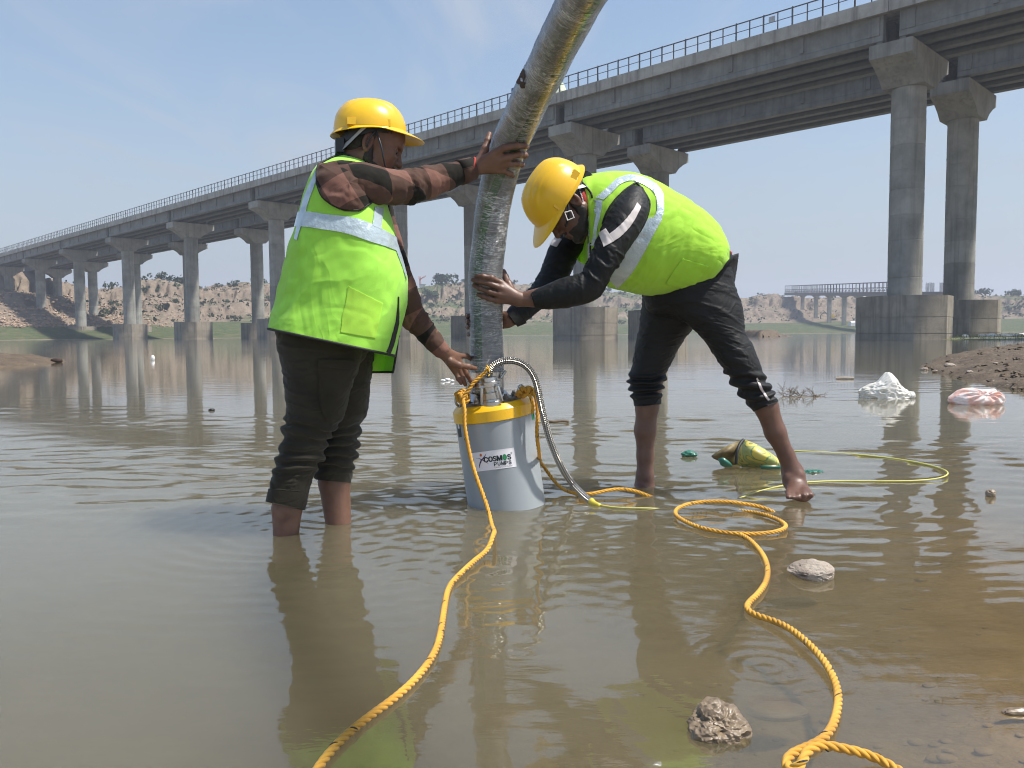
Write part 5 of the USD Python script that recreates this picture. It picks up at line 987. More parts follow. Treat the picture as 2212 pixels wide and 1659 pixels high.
# vest
v2 = Loft([(1252, 388, 1281, 440, 3.31, .10), (1264, 382, 1277, 500, 3.31, .122), (1281, 377, 1274, 545, 3.32, .138), (1318, 373, 1278, 572, 3.325, .16), (1356, 374, 1290, 594, 3.33, .175), (1406, 390, 1314, 617, 3.33, .185), (1466, 425, 1356, 627, 3.34, .19), (1521, 465, 1412, 634, 3.36, .185), (1556, 502, 1478, 635, 3.38, .18), (1571, 545, 1520, 627, 3.40, .17), (1570, 562, 1540, 612, 3.41, .16)], 230, 190, .92, vest_disp(61, .011))
obj('vest', v2.shell(.0025)[0], 'vest_yellow', man2, True)
V2, N2 = v2.V, v2.N
obj('reflective_band', strip(V2, N2, [(1287, 428), (1310, 407), (1338, 384), (1363, 378), (1397, 386), (1420, 401), (1433, 424), (1434, 452), (1428, 474)], [(1304, 432), (1322, 416), (1345, 396), (1364, 391), (1390, 400), (1410, 414), (1418, 428), (1419, 452), (1412, 470)], 150, 6, .0032, .0015, .0018, 5), 'reflective', man2, 40)
obj('reflective_band', strip(V2, N2, [(1403, 470), (1388, 490), (1364, 530), (1337, 570), (1316, 604)], [(1431, 472), (1412, 506), (1390, 548), (1364, 590), (1334, 622)], 110, 9, .0032, .0015, .0022, 6), 'reflective', man2, 40)
obj('reflective_band', strip(V2, N2, [(1279, 430), (1273, 470), (1271, 500), (1274, 530)], [(1302, 434), (1296, 470), (1290, 500), (1289, 530)], 60, 6, .0032, .0015, .002, 7), 'reflective', man2, 40)
obj('chest_pocket', strip(V2, N2, [(1475, 558), (1455, 585), (1438, 612)], [(1530, 575), (1512, 600), (1490, 628)], 30, 16, .0032, .002), 'vest_yellow', man2, True)
hole2 = [(1374, 396), (1390, 414), (1403, 442), (1400, 460), (1390, 486), (1374, 512), (1352, 542), (1325, 580)]
obj('piping', piping(V2, N2, hole2, .0042, 80, .004), 'black_trim', man2, True); obj('piping', piping(V2, N2, [(1374, 396), (1350, 412), (1325, 437), (1311, 459), (1302, 485)], .0042, 60, .004), 'black_trim', man2, True)
obj('piping', piping(V2, N2, [(1254, 391), (1268, 406), (1279, 425), (1280, 470), (1277, 510), (1276, 546)], .0038, 60, .002), 'black_trim', man2, True)
ff = np.array([[P(1208 + 60 * q_ + 26 * r_ * (1 - q_), 508 + 8 * math.sin(q_ * 5) + (20 + 62 * q_) * r_, 3.44 - .03 * math.sin(q_ * 7) + .04 * (1 - q_)) for q_ in np.linspace(0, 1, 22)] for r_ in np.linspace(0, 1, 18)])
obj('front_flap', sheet(ff, .0025), 'vest_yellow', man2, True)
helm2, hw2 = helmet('scuffed yellow ribbed helmet on the bending man at the right', P(1203, 424, 3.25), axes_from(dirv(-.50, -.865, -.04), dirv(-.865, .50, -.42)), 'yellow safety helmets', 1.08)
obj('chin_strap', tube(spline([P(1222, 415, 3.165), P(1226, 440, 3.155), P(1229, 462, 3.16), P(1222, 490, 3.19)], 40), .0042, 8)[0], 'harness_black', helm2, True)
q_ = [P(1220, 459, 3.150), P(1234, 455, 3.150), P(1240, 470, 3.152), P(1226, 476, 3.152)]; obj('buckle', tube(np.array(q_ + q_[:2]), .0028, 6)[0], 'white_paint', helm2)
# ------------------------------------------------------------------ the pump
pbr('pump_grey', (0.285, 0.315, 0.332), (0.265, 0.295, 0.312), rough=0.34, scale=3.0, coat=0.25, coat_rough=0.15, bump=0.05, bscale=120.0, bdist=0.002, speck=((0.25, 0.26, 0.25), 60.0, 0.74), rough2=0.42)
pbr('pump_yellow', (0.80, 0.46, 0.012), (0.74, 0.42, 0.010), rough=0.33, scale=8.0, coat=0.3, coat_rough=0.15, bump=0.08, bscale=60.0, bdist=0.003)
pbr('stainless', (0.62, 0.60, 0.56), (0.50, 0.48, 0.44), rough=0.22, scale=14.0, metal=1.0, bump=0.1, bscale=60.0, bdist=0.002, rough2=0.36)
pbr('old_steel', (0.22, 0.20, 0.17), (0.13, 0.11, 0.09), rough=0.45, scale=30.0, metal=0.7)
pbr('label_white', (0.74, 0.73, 0.76), (0.70, 0.69, 0.72), rough=0.4, coat=.2); pbr('label_ink', (0.012, 0.03, 0.03), rough=0.5); pbr('label_green', (0.03, 0.26, 0.10), rough=0.4); pbr('label_orange', (0.55, 0.13, 0.03), rough=0.4); pbr('label_violet', (0.05, 0.025, 0.10), rough=0.5); pbr('label_grey', (0.22, 0.23, 0.24), rough=0.5)
mat('braid', {'uv': ('uvmap', {'attribute': 'st'}), 'm1': ('mapping', {'scale': (430.0, 5.0, 1), 'rotation': (0, 0, 0.0)}), 's': ('separate_xyz', {}), 'a': ('math', {'math_type': 'add'}), 'b_': ('math', {'math_type': 'subtract'}),
              'sa': ('math', {'math_type': 'sine'}), 'sb': ('math', {'math_type': 'sine'}), 'mu': ('math', {'math_type': 'multiply'}), 'k': ('math', {'math_type': 'multiply', 'value2': 6.2832}), 'bp': ('bump', {'strength': 1.0, 'distance': .004}),
              'rp': ('rgb_ramp', {'ramp': [(0, (.16, .15, .13)), (.4, (.40, .38, .34)), (1, (.72, .70, .66))]}), 'mr': ('map_range', {'from_min': -1, 'from_max': 1}), 'p': ('principled_bsdf', {'metallic': .9, 'roughness': .28})},
    [('uv.UV', 'm1.vector'), ('m1.vector', 's.vector'), ('s.y', 'k.value1'), ('s.x', 'a.value1'), ('k.value', 'a.value2'), ('s.x', 'b_.value1'), ('k.value', 'b_.value2'), ('a.value', 'sa.value1'), ('b_.value', 'sb.value1'), ('sa.value', 'mu.value1'), ('sb.value', 'mu.value2'),
     ('mu.value', 'bp.height'), ('bp.normal', 'p.normal'), ('mu.value', 'mr.value'), ('mr.result', 'rp.fac'), ('rp.color', 'p.base_color')], 'p.BSDF')
PX = np.array([0, 0, 0.0]); tilt = math.radians(7.8)
pz = nrm(UP * math.cos(tilt) - np.array([1, 0, 0]) * math.sin(tilt) + np.array([0, -.012, 0])); px_ = nrm(np.cross([0, 1, 0], pz)); py_ = np.cross(pz, px_)
pc = PUMP0 + np.array([0, .0, 0])
def pf(m): return frame(m, pc, px_, py_, pz)
def pp(x, y, z_): return pc + px_ * x + py_ * y + pz * z_
def lathe(prof, k=96): return trimesh.creation.revolve(prof, sections=k)
pump = thing('submersible_pump', 'grey cylindrical pump with yellow lid standing tilted in the shallow water', 'pump', pc)
RB = .1555
barrel = pf(lathe([(0, -.42), (RB, -.42), (RB, -.2), (RB, 0), (RB, .2), (RB, .348), (RB - .004, .352), (0, .352)], 120)); bpth = obj('barrel', barrel, 'pump_grey', pump, 30)
lid = pf(lathe([(0, .350), (.159, .350), (.1605, .352), (.1605, .391), (.159, .394), (.144, .411), (.141, .413), (0, .413)], 120)); obj('lid', lid, 'pump_yellow', pump, 25)
obj('top_plate', pf(lathe([(0, .412), (.118, .412), (.118, .421), (.116, .423), (0, .423)], 64)), 'old_steel', pump, 25)
for i in range(10):
    a = i * 2 * np.pi / 10 + .35; c = pp(.098 * math.cos(a), .098 * math.sin(a), .423)
    b = obj('bolt', cat(cyl(c, c + pz * .012, .0125, k=6), cyl(c - pz * .002, c + pz * .003, .017, k=16), cyl(c, c + pz * .020, .0068, k=10)), 'old_steel' if i % 3 else 'stainless', pump)
# hose adaptor and cable gland
h0 = pp(-.012, .03, .42); h1 = hp[0]; ax = nrm(hp[8] - hp[0]); hb = hp[6]
obj('hose_adaptor', cat(cyl(h0, h0 + (hb - h0) * .55, .058, .054, 40), cyl(h0, h0 + nrm(hb - h0) * .014, .082, .082, 48), cyl(h0 + (hb - h0) * .3, h0 + (hb - h0) * .42, .063, .063, 40), cyl(h0 + (hb - h0) * .5, hb, .059, .060, 40)), 'stainless', pump, 30)
obj('hose_clamp', cat(tube(hp[2:8], HOSE_R + .0015, 48)[0], cyl(hp[5] + CR * .055 - CF * .05 - UP * .0, hp[5] + CR * .075 - CF * .04 + UP * .028, .006, k=8)), 'stainless', pump, 30)
g0 = P(1064, 876, 3.145); gx = pz
prof = [(.046, 0), (.046, .016), (.040, .018), (.038, .026), (.041, .028), (.041, .052), (.038, .054), (.036, .058), (.036, .074), (.043, .076), (.043, .092), (.041, .094), (.036, .096), (.035, .110), (.022, .113)]
gm = lathe([(0, 0)] + prof + [(0, .113)], 64); obj('cable_gland', frame(gm, g0, px_, py_, pz), 'stainless', pump, 25)
for x in (-.030, .032):
    c = g0 + px_ * x - py_ * .036 + pz * .078; obj('lever', cat(tube(np.array([c, c - pz * .03 - py_ * .010 + px_ * x * .15, c - pz * .062 - py_ * .004 + px_ * x * .3]), np.array([.0062, .0052, .0045]), 8)[0], cyl(c - px_ * .008, c + px_ * .008, .0072, k=10)), 'stainless', pump, 30)
for sx, sy in ((-.128, -.030), (.124, -.012)):
    c = pp(sx, sy, .440); a = np.linspace(0, 2 * np.pi, 28, endpoint=False)
    obj('lifting_eye', cat(ring_tube(np.array([c + (px_ * math.cos(t_) * .6 + py_ * math.cos(t_) * .8) * .019 + pz * math.sin(t_) * .022 for t_ in a]), .0055), cyl(c - pz * .034, c - pz * .018, .0085, k=12)), 'stainless', pump, 30)
LC = np.array([(1019, 979), (1110, 967), (1116, 1008), (1024, 1020)], float)
def lab(uv_, C_=LC): u, v = uv_[..., :1], uv_[..., 1:2]; return C_[0] * (1 - u) * (1 - v) + C_[1] * u * (1 - v) + C_[2] * u * v + C_[3] * (1 - u) * v
def cyl_hit(pix, off):
    pix = np.asarray(pix, float); d = (CF + CR * ((pix[..., :1] - CX) / FOC) + CU * ((CY - pix[..., 1:2]) / FOC)); o = EYE - pc; R_ = RB + off
    dx, dy = d @ px_, d @ py_; ox, oy = o @ px_, o @ py_; a = dx ** 2 + dy ** 2; b = dx * ox + dy * oy; c = ox ** 2 + oy ** 2 - R_ ** 2; t_ = (-b - np.sqrt(np.maximum(b * b - a * c, 0))) / a
    return EYE + d * t_[..., None]
def on_label(m, off, C_=LC):
    m = m.subdivide_to_size(.12) if len(m.faces) < 4000 else m; return T(cyl_hit(lab(np.asarray(m.vertices)[:, :2], C_), off), m.faces)
ug, vg = np.meshgrid(np.linspace(0, 1, 14), np.linspace(0, 1, 8), indexing='ij')
lb = obj('label', sheet(cyl_hit(lab(np.stack([ug, vg], -1)), .0011), .001), 'label_white', pump, True)
def facing(m):
    n_ = m.face_normals; c_ = m.triangles_center; s_ = ((EYE - c_) * n_).sum(1); f = m.faces.copy(); f[s_ < 0] = f[s_ < 0][:, ::-1]; return T(m.vertices, f)
def flat_text(txt, x0, x1, y0, y1, bold=True, fat=.007):
    m = meshkit.text_mesh(txt, 1.0, .002, bold); v = np.asarray(m.vertices); f = m.faces[(np.abs(v[m.faces][:, :, 2]) > .0015).all(1)]; lo, hi = v.min(0), v.max(0)
    q_ = np.stack([x0 + (v[:, 0] - lo[0]) / (hi[0] - lo[0]) * (x1 - x0), y1 - (v[:, 1] - lo[1]) / (hi[1] - lo[1]) * (y1 - y0), 0 * v[:, 0]], 1); m = T(q_, f); m.remove_unreferenced_vertices(); return cat(m, T(m.vertices + [fat, 0, 0], m.faces), T(m.vertices - [fat, fat, 0], m.faces)) if bold else m
def flat_poly(pts): pts = np.asarray(pts, float); c = pts.mean(0); n_ = len(pts); i = np.arange(n_); return T(np.vstack([np.c_[pts, 0 * pts[:, 0]], [[*c, 0]]]), np.stack([i, (i + 1) % n_, np.full(n_, n_)], 1))
for ch, x0, x1 in (('C', .262, .360), ('O', .372, .468), ('S', .480, .556), ('M', .572, .690), ('S', .822, .900)): obj('letter', facing(on_label(flat_text(ch, x0, x1, .300, .580), .0017)), 'label_ink', lb)
for i, ch in enumerate('PUMPS'): x0 = .485 + i * .0865; obj('letter', facing(on_label(flat_text(ch, x0, x0 + (.066 if ch != 'M' else .078), .625, .830, True, .002), .0017)), 'label_ink', lb)
obj('tagline', facing(on_label(flat_text('Excellence In Motion', .490, .905, .865, .945, False), .0017)), 'label_grey', lb)
obj('registered_mark', facing(on_label(flat_text('®', .905, .945, .20, .31, False), .0017)), 'label_grey', lb)
ca = np.linspace(0, 2 * np.pi, 26, endpoint=False)
obj('globe', facing(on_label(flat_poly(np.c_[.755 + .052 * np.cos(ca), .432 + .165 * np.sin(ca)]), .0017)), 'label_green', lb)
obj('logo_head', facing(on_label(flat_poly(np.c_[.205 + .026 * np.cos(ca), .165 + .075 * np.sin(ca)]), .0017)), 'label_orange', lb)
def swoosh(pts, w): p_ = polyline(pts, 16); d_ = np.gradient(p_, axis=0); n_ = np.stack([-d_[:, 1], d_[:, 0]], 1); n_ /= np.linalg.norm(n_, axis=1)[:, None]; ww = np.asarray(np.interp(np.linspace(0, 1, 16), np.linspace(0, 1, len(w)), w))[:, None]; G_ = np.stack([p_ - n_ * ww, p_ + n_ * ww], 1); return T(np.c_[G_.reshape(-1, 2), np.zeros(32)], grid_faces(16, 2))
obj('logo_figure', facing(on_label(cat(swoosh([(.085, .30), (.16, .33), (.215, .40), (.27, .30), (.335, .12)], [.004, .012, .020, .010, .003]), swoosh([(.215, .38), (.175, .55), (.145, .70), (.135, .82)], [.016, .018, .012, .004]), swoosh([(.215, .40), (.28, .52), (.36, .66)], [.012, .009, .003])), .0017)), 'label_violet', lb)
for C_, nm in ((np.array([(986.5, 914), (993, 914), (997, 944), (990.5, 945)], float), 'label_ink'), (np.array([(1148.5, 889), (1154, 888), (1155, 906), (1150, 907)], float), 'label_green')):
    q_ = obj('side_label', sheet(cyl_hit(lab(np.stack([ug, vg], -1), C_), .001), .001), nm, pump, True)
    if nm == 'label_ink': obj('label_panel', sheet(cyl_hit(lab(np.stack([.2 + .5 * ug, .08 + .3 * vg], -1), C_), .0017), .0008), 'label_white', q_, True)
# braided conduit from the gland into the water
cpts = [g0 + pz * .105, P(1057, 806, 3.125), P(1066, 791, 3.12), P(1084, 781, 3.115), P(1105, 779, 3.11), P(1129, 786, 3.105), P(1148, 804, 3.10), P(1160, 832, 3.095), P(1168, 870, 3.095), P(1177, 910, 3.105), P(1190, 955, 3.13), P(1210, 1003, 3.19), W(1236, 1044, .055), W(1262, 1071, .022), W(1279, 1085, .006)]
cp = spline(cpts, 420); cm_, cu_ = tube(cp, .0135, 28)
t = thing('cable', 'steel braided cable looping from the pump top into the water on the right', 'cable', cp[0]); obj('braid', cm_, 'braid', t, True, cu_)
pbr('line_yellow', (0.62, 0.52, 0.06), rough=.5, scale=20.)
obj('end_sleeve', tube(spline([W(1277, 1083, .008), W(1284, 1088, .006), W(1296, 1092, .004)], 12), np.linspace(.0150, .008, 12), 14)[0], 'line_yellow', t, True)

# ------------------------------------------------------------------ ropes: three laid strands with black tracer flecks
mat('rope_yellow', {'uv': ('uvmap', {'attribute': 'st'}), 'm': ('mapping', {'scale': (60, 3, 1)}), 'geo': ('geometry', {}), 'n': ('noise_texture', {'scale': 9.0, 'detail': 4}), 'rp': ('rgb_ramp', {'ramp': [(0, (.36, .17, .018)), (.36, (.58, .29, .024)), (.52, (.73, .38, .032)), (1, (.80, .48, .07))]}),
                    'nb': ('noise_texture', {'scale': 1.0, 'detail': 3}), 'm2': ('mapping', {'scale': (40, 60, 1)}), 'b': ('bump', {'strength': .5, 'distance': .002}), 'p': ('principled_bsdf', {'roughness': .55, 'specular_ior_level': .4, 'sheen_weight': .2}), 't': ('translucent_bsdf', {}), 'mx': ('mix_closure', {'fac': .15})},
    [('geo.position', 'n.vector'), ('n.fac', 'rp.fac'), ('rp.color', 'p.base_color'), ('rp.color', 't.color'), ('uv.UV', 'm2.vector'), ('m2.vector', 'nb.vector'), ('nb.fac', 'b.height'), ('b.normal', 'p.normal'), ('p.BSDF', 'mx.closure1'), ('t.BSDF', 'mx.closure2')], 'mx.closure')
pbr('rope_tracer', (0.012, 0.012, 0.012), rough=.6)
def rope(name, label, paths, r=.0076, knots=(), group=None):
    t = thing(name, label, 'rope', paths[0][0], group); acc = [[], [], []]; tr_ = []; rr_ = np.random.default_rng(len(paths[0]))
    for path in paths:
        L_ = sum(np.linalg.norm(np.diff(np.array(path), axis=0), axis=1)); n_ = int(L_ / .0032) + 8; p_ = spline(path, n_); tt_, nn_, bb_ = frames(p_); s_ = np.concatenate([[0], np.cumsum(np.linalg.norm(np.diff(p_, axis=0), axis=1))])
        for k in range(3):
            a = 2 * np.pi * (s_ / .052 + k / 3); q_ = p_ + (nn_ * np.cos(a)[:, None] + bb_ * np.sin(a)[:, None]) * r * .50; acc[k].append(tube(q_, r * .56, 8))
            if k == 0:
                j = 4
                while j < n_ - 8:
                    a2 = a[j:j + 5]; tr_.append(tube(p_[j:j + 5] + (nn_[j:j + 5] * np.cos(a2)[:, None] + bb_[j:j + 5] * np.sin(a2)[:, None]) * r * .98, np.array([.0008, .0016, .0017, .0016, .0008]) * r / .0076, 5)[0]); j += int(rr_.integers(9, 30))
    for k in range(3):
        u_ = np.vstack([x[1] for x in acc[k]]); obj('strand', cat(*[x[0] for x in acc[k]]), 'rope_yellow', t, True, u_)
    if tr_: obj('tracer_flecks', cat(*tr_), 'rope_tracer', t, kind='stuff')
    return t
def knot(c, R_, seed, turns=3.2):
    r_ = np.random.default_rng(seed); a = np.linspace(0, turns * 2 * np.pi, 26); ax_ = nrm(r_.normal(size=3) + pz * .5); u_ = nrm(np.cross(ax_, [1, .3, .2])); v_ = np.cross(ax_, u_)
    return [c + (u_ * math.cos(x) + v_ * math.sin(x)) * R_ * (.75 + .3 * math.sin(1.7 * x)) + ax_ * R_ * .85 * math.sin(.63 * x + seed) + r_.normal(0, .002, 3) for x in a]
kL = P(999, 857, 3.135); kR = P(1139, 846, 3.155)
z0 = .007
rope1 = [P(1052, 801, 3.12), P(1040, 812, 3.115), P(1024, 826, 3.11), P(1010, 846, 3.105), P(1001, 862, 3.10), P(1003, 880, 3.085), P(1003, 905, 3.080), P(1006, 935, 3.078), P(1013, 972, 3.072), P(1024, 1015, 3.06), P(1040, 1060, 3.035), P(1054, 1100, 2.985),
         P(1063, 1135, 2.90), W(1064, 1160, .045), W(1054, 1184, .022), W(1030, 1207, .014), W(998, 1236, .010), W(973, 1264, z0), W(962, 1300, z0), W(955, 1345, z0), W(946, 1390, z0), W(925, 1432, z0), W(884, 1480, z0), W(836, 1520, z0), W(778, 1563, z0), W(722, 1615, z0), W(684, 1664, z0), W(640, 1745, z0)]
rp1 = rope('rope', 'yellow rope tied to the lid at left, trailing towards the bottom edge', [rope1, knot(kL, .0225, 3), knot(kL + CR * .008 - CF * .006, .018, 5, 2.2)])
pbr('rope_fray', (0.74, 0.45, 0.05), rough=.7)
e_ = P(1052, 801, 3.12); fr_ = np.random.default_rng(2)
obj('frayed_end', cat(*[tube(spline([e_ + fr_.normal(0, .003, 3), e_ + nrm(CR * .7 + CU * .5 + fr_.normal(0, .45, 3)) * .012, e_ + nrm(CR * .6 + CU * .45 + fr_.normal(0, .75, 3)) * fr_.uniform(.016, .03)], 6), .0022, 5)[0] for _ in range(26)]), 'rope_fray', rp1, kind='stuff')
rope2 = [kR, P(1152, 850, 3.14), P(1160, 872, 3.13), P(1161, 905, 3.125), P(1160, 940, 3.125), P(1164, 975, 3.15), W(1178, 1013, .095), W(1202, 1044, .036), W(1236, 1064, .014), W(1272, 1067, .016), W(1310, 1060, .026), W(1350, 1057, .028), W(1382, 1064, .014), W(1408, 1074, -.006), W(1440, 1081, -.03), W(1500, 1092, -.045),
         W(1590, 1103, -.012), W(1640, 1109, .006), W(1683, 1124, .010), W(1697, 1138, .010), W(1668, 1150, .009), W(1596, 1153, .008), W(1526, 1143, .010), W(1474, 1123, .012), W(1459, 1106, .016), W(1484, 1090, .022), W(1548, 1083, .026), W(1612, 1089, .018), W(1664, 1103, .002), W(1684, 1120, -.02), W(1640, 1142, -.03), W(1588, 1152, -.006),
         W(1606, 1158, .008), W(1634, 1180, z0), W(1655, 1214, z0), W(1655, 1254, z0), W(1632, 1288, z0), W(1614, 1311, z0), W(1628, 1326, z0), W(1680, 1345, .012), W(1737, 1382, .016), W(1784, 1434, .014), W(1809, 1494, .010), W(1806, 1544, z0), W(1774, 1598, z0), W(1724, 1622, z0), W(1700, 1643, z0), W(1707, 1662, .008), W(1728, 1652, .018), W(1742, 1626, .026), W(1776, 1611, .028), W(1831, 1619, .022), W(1886, 1635, .012), W(1940, 1664, z0), W(2020, 1720, z0)]
rope('rope', 'yellow rope tied to the lid at right, coiled on the water beyond', [rope2, knot(kR, .0215, 8), knot(kR - CR * .022 + CF * .012, .016, 11, 2.0), [kR, P(1148, 862, 3.125), P(1152, 880, 3.12), P(1150, 892, 3.118)]])
line = [W(1282, 1088, .006), W(1330, 1096, .004), W(1400, 1098, .003), W(1470, 1100, -.01), W(1560, 1088, -.008), W(1622, 1067, .001), W(1690, 1049, .003), W(1752, 1041, .004), W(1850, 1039, .004), W(1950, 1039, .004), W(2022, 1034, .006), W(2047, 1024, .010), W(2034, 1013, .008), W(1984, 1000, .004), W(1900, 987, .003), W(1800, 978, .003), W(1716, 974, .003), W(1672, 972, .0)]
pbr('thin_line', (0.55, 0.52, 0.12), rough=.5, scale=9.)
lm = spline(line, 320); obj('thin_line', tube(lm, np.interp(np.arange(320), [0, 60, 200, 235, 319], [.0032, .003, .0036, .0058, .0028]), 8)[0], 'thin_line', smooth=True, label='thin pale yellow line floating in a wide loop right of the bending man', category='line')

# ------------------------------------------------------------------ rubbish and stones in the water
pbr('bag_white', (0.80, 0.79, 0.74), (0.70, 0.68, 0.61), rough=0.45, scale=9.0, trans=.25, bump=.2, bscale=60.)
pbr('bag_pink', (0.80, 0.50, 0.42), (0.82, 0.74, 0.71), rough=0.4, scale=9.0, trans=.2, bump=.2, bscale=60., ramp=(.42, .56), speck=((.40, .05, .05), 22., .70))
pbr('stone_pale', (0.33, 0.285, 0.235), (0.25, 0.20, 0.16), rough=.8, scale=14., bump=.6, bscale=90., bdist=.01, speck=((.07, .05, .04), 42., .66))
pbr('clod', (0.21, 0.155, 0.098), (0.12, 0.086, 0.052), rough=.5, scale=26., bump=.45, bscale=70., bdist=.006, coat=.3, coat_rough=.25)
pbr('stone_wet', (0.27, 0.215, 0.15), (0.2, 0.16, 0.11), rough=.5, scale=16.)
def crumple(c, rx, ry, rz, seed, amp, prof=None, sub=4, sharp=1.0):
    m = trimesh.creation.icosphere(sub, 1.0); d = np.asarray(m.vertices); v = d * [rx, ry, rz]
    n1 = noise3(d, 1.6, seed); n2 = np.abs(noise3(d, 3.2, seed + 1)); n3 = np.abs(noise3(d, 8.0, seed + 2, 3))
    s = 1 + amp * (1.3 * n1 - 1.5 * n2 + sharp * .8 * (n3 - .1)); v = v * s[:, None]
    if prof is not None: v[:, 2] *= prof(v[:, 0] / rx, v[:, 1] / ry)
    return T(v + c, m.faces)
c = W(1910, 859); t = thing('plastic_bag', 'crumpled white bag floating with a tall peak beside the mud bank', 'bag', c)
obj('bag_body', crumple(c + UP * .03, .27, .17, .125, 4, .36, lambda x, y: np.interp(x, [-1, -.6, -.2, .05, .22, .5, .8, 1], [.8, 1.0, 1.2, 1.75, 1.8, 1.35, .95, .7]), 5, .15), 'bag_white', t, 50)
obj('bag_neck', crumple(c + np.array([.235, -.06, .03]), .05, .05, .04, 9, .5, None, 3), 'bag_white', t, 50)
c = W(2108, 872); t = thing('plastic_bag', 'white and pink knotted bag floating just in front of the mud bank', 'bag', c)
m = trimesh.creation.icosphere(5, 1.0); d = np.asarray(m.vertices); kx = np.array([.12, -.75, .62]); kx = nrm(kx); a_ = np.arccos(np.clip(d @ kx, -1, 1)); e1_ = nrm(np.cross(kx, [0, 0, 1])); e2_ = np.cross(kx, e1_); az = np.arctan2(d @ e1_, d @ e2_)
s = 1 + .10 * np.cos(az * 11 + 2 * noise3(d, 2., 3)) * np.clip(1.2 - a_, 0, 1) - .42 * np.exp(-(a_ / .22) ** 2) + .22 * noise3(d, 1.7, 6); v = d * [.255, .16, .105] * s[:, None]; v[:, 2] *= np.interp(v[:, 0] / .255, [-1, -.55, 0, .2, .6, 1], [.7, 1.15, 1.05, .92, 1.15, .8])
obj('bag_body', T(v + c + UP * .035, m.faces), 'bag_pink', t, 60)
kn_ = c + UP * .035 + kx * [.255, .16, .105] * .62; obj('bag_knot', cat(crumple(kn_, .018, .018, .016, 3, .4, None, 2), crumple(kn_ + [.03, -.015, .015], .03, .012, .010, 4, .5, None, 2)), 'white_paint', t, 50)
# printed woven sack
mat('sack_print', {'geo': ('geometry', {}), 'm': ('mapping', {'rotation': (.3, .2, .5), 'scale': (1, 1.6, 1)}), 'v': ('voronoi_texture', {'scale': 13.0, 'feature': 'f1'}), 'n': ('noise_texture', {'scale': 20., 'detail': 4.}), 'a': ('math', {'math_type': 'multiply_add', 'value2': .35}),
                   'rp': ('rgb_ramp', {'ramp': [(0, (.46, .44, .12)), (.38, (.56, .50, .15)), (.44, (.10, .13, .03)), (.48, (.52, .47, .15)), (.68, (.60, .47, .08)), (.73, (.05, .20, .12)), (.80, (.42, .42, .15)), (1, (.30, .34, .10))]}), 'p': ('principled_bsdf', {'roughness': .4})},
    [('geo.position', 'm.vector'), ('m.vector', 'v.vector'), ('geo.position', 'n.vector'), ('v.distance', 'a.value3'), ('n.fac', 'a.value1'), ('a.value', 'rp.fac'), ('rp.color', 'p.base_color')], 'p.BSDF')
pbr('sack_green', (0.02, 0.115, 0.08), (0.045, 0.17, 0.12), rough=.35, scale=20.); pbr('sack_inner', (0.09, 0.06, 0.035), (.22, .17, .05), rough=.6, scale=22.)
c = W(1612, 1006); t = thing('woven_sack', 'half sunk printed sack, yellow and green, behind the near bare foot', 'sack', c)
def px_sheet(top, bot, d0, bulge, n=30, m=14, seed=0, th=.003):
    a, b = polyline(top, n), polyline(bot, n); G_ = []
    for i in range(n): G_.append([P(*(a[i] * (1 - q_) + b[i] * q_), d0 - bulge * math.sin(math.pi * (.25 + .75 * q_)) * math.sin(math.pi * i / (n - 1)) ** .5 ) for q_ in np.linspace(0, 1, m)])
    G_ = np.array(G_); return sheet(G_ + (.012 * noise3(G_, 9., seed))[..., None] * CF, th)
obj('front_panel', px_sheet([(1597, 956), (1606, 950), (1630, 958), (1660, 975), (1692, 1001)], [(1588, 1002), (1600, 1008), (1625, 1012), (1660, 1016), (1694, 1018)], 4.10, .16, seed=3), 'sack_print', t, True)
obj('back_panel', px_sheet([(1536, 985), (1560, 969), (1582, 958), (1604, 951)], [(1540, 990), (1562, 999), (1582, 1004), (1598, 1006)], 4.16, .10, seed=5), 'sack_inner', t, True)
obj('hem', tube(spline([P(1606, 950, 4.02), P(1597, 962, 3.99), P(1592, 980, 3.97), P(1590, 1002, 3.97)], 20), .008, 8)[0], 'rope_tracer', t, True)
obj('torn_corner', px_sheet([(1550, 990), (1560, 988), (1572, 994), (1582, 1004)], [(1556, 1004), (1563, 1008), (1572, 1009), (1582, 1008)], 3.98, .04, 14, 8, 7), 'sack_green', t, True)
obj('green_fold', px_sheet([(1640, 1006), (1662, 1005), (1690, 1006)], [(1644, 1013), (1664, 1014), (1690, 1014)], 3.92, .03, 14, 6, 8), 'sack_green', t, True)
obj('plastic_scrap', crumple(W(1488, 986) + UP * .012, .045, .035, .022, 21, .6, None, 3), 'sack_green', smooth=50, label='small crumpled green plastic scrap left of the printed sack', category='litter')
obj('plastic_scrap', crumple(W(1757, 1019) + UP * .0, .05, .035, .009, 22, .7, None, 3), 'sack_green', smooth=50, label='dark green scrap lying in the water right of the near bare foot', category='litter')
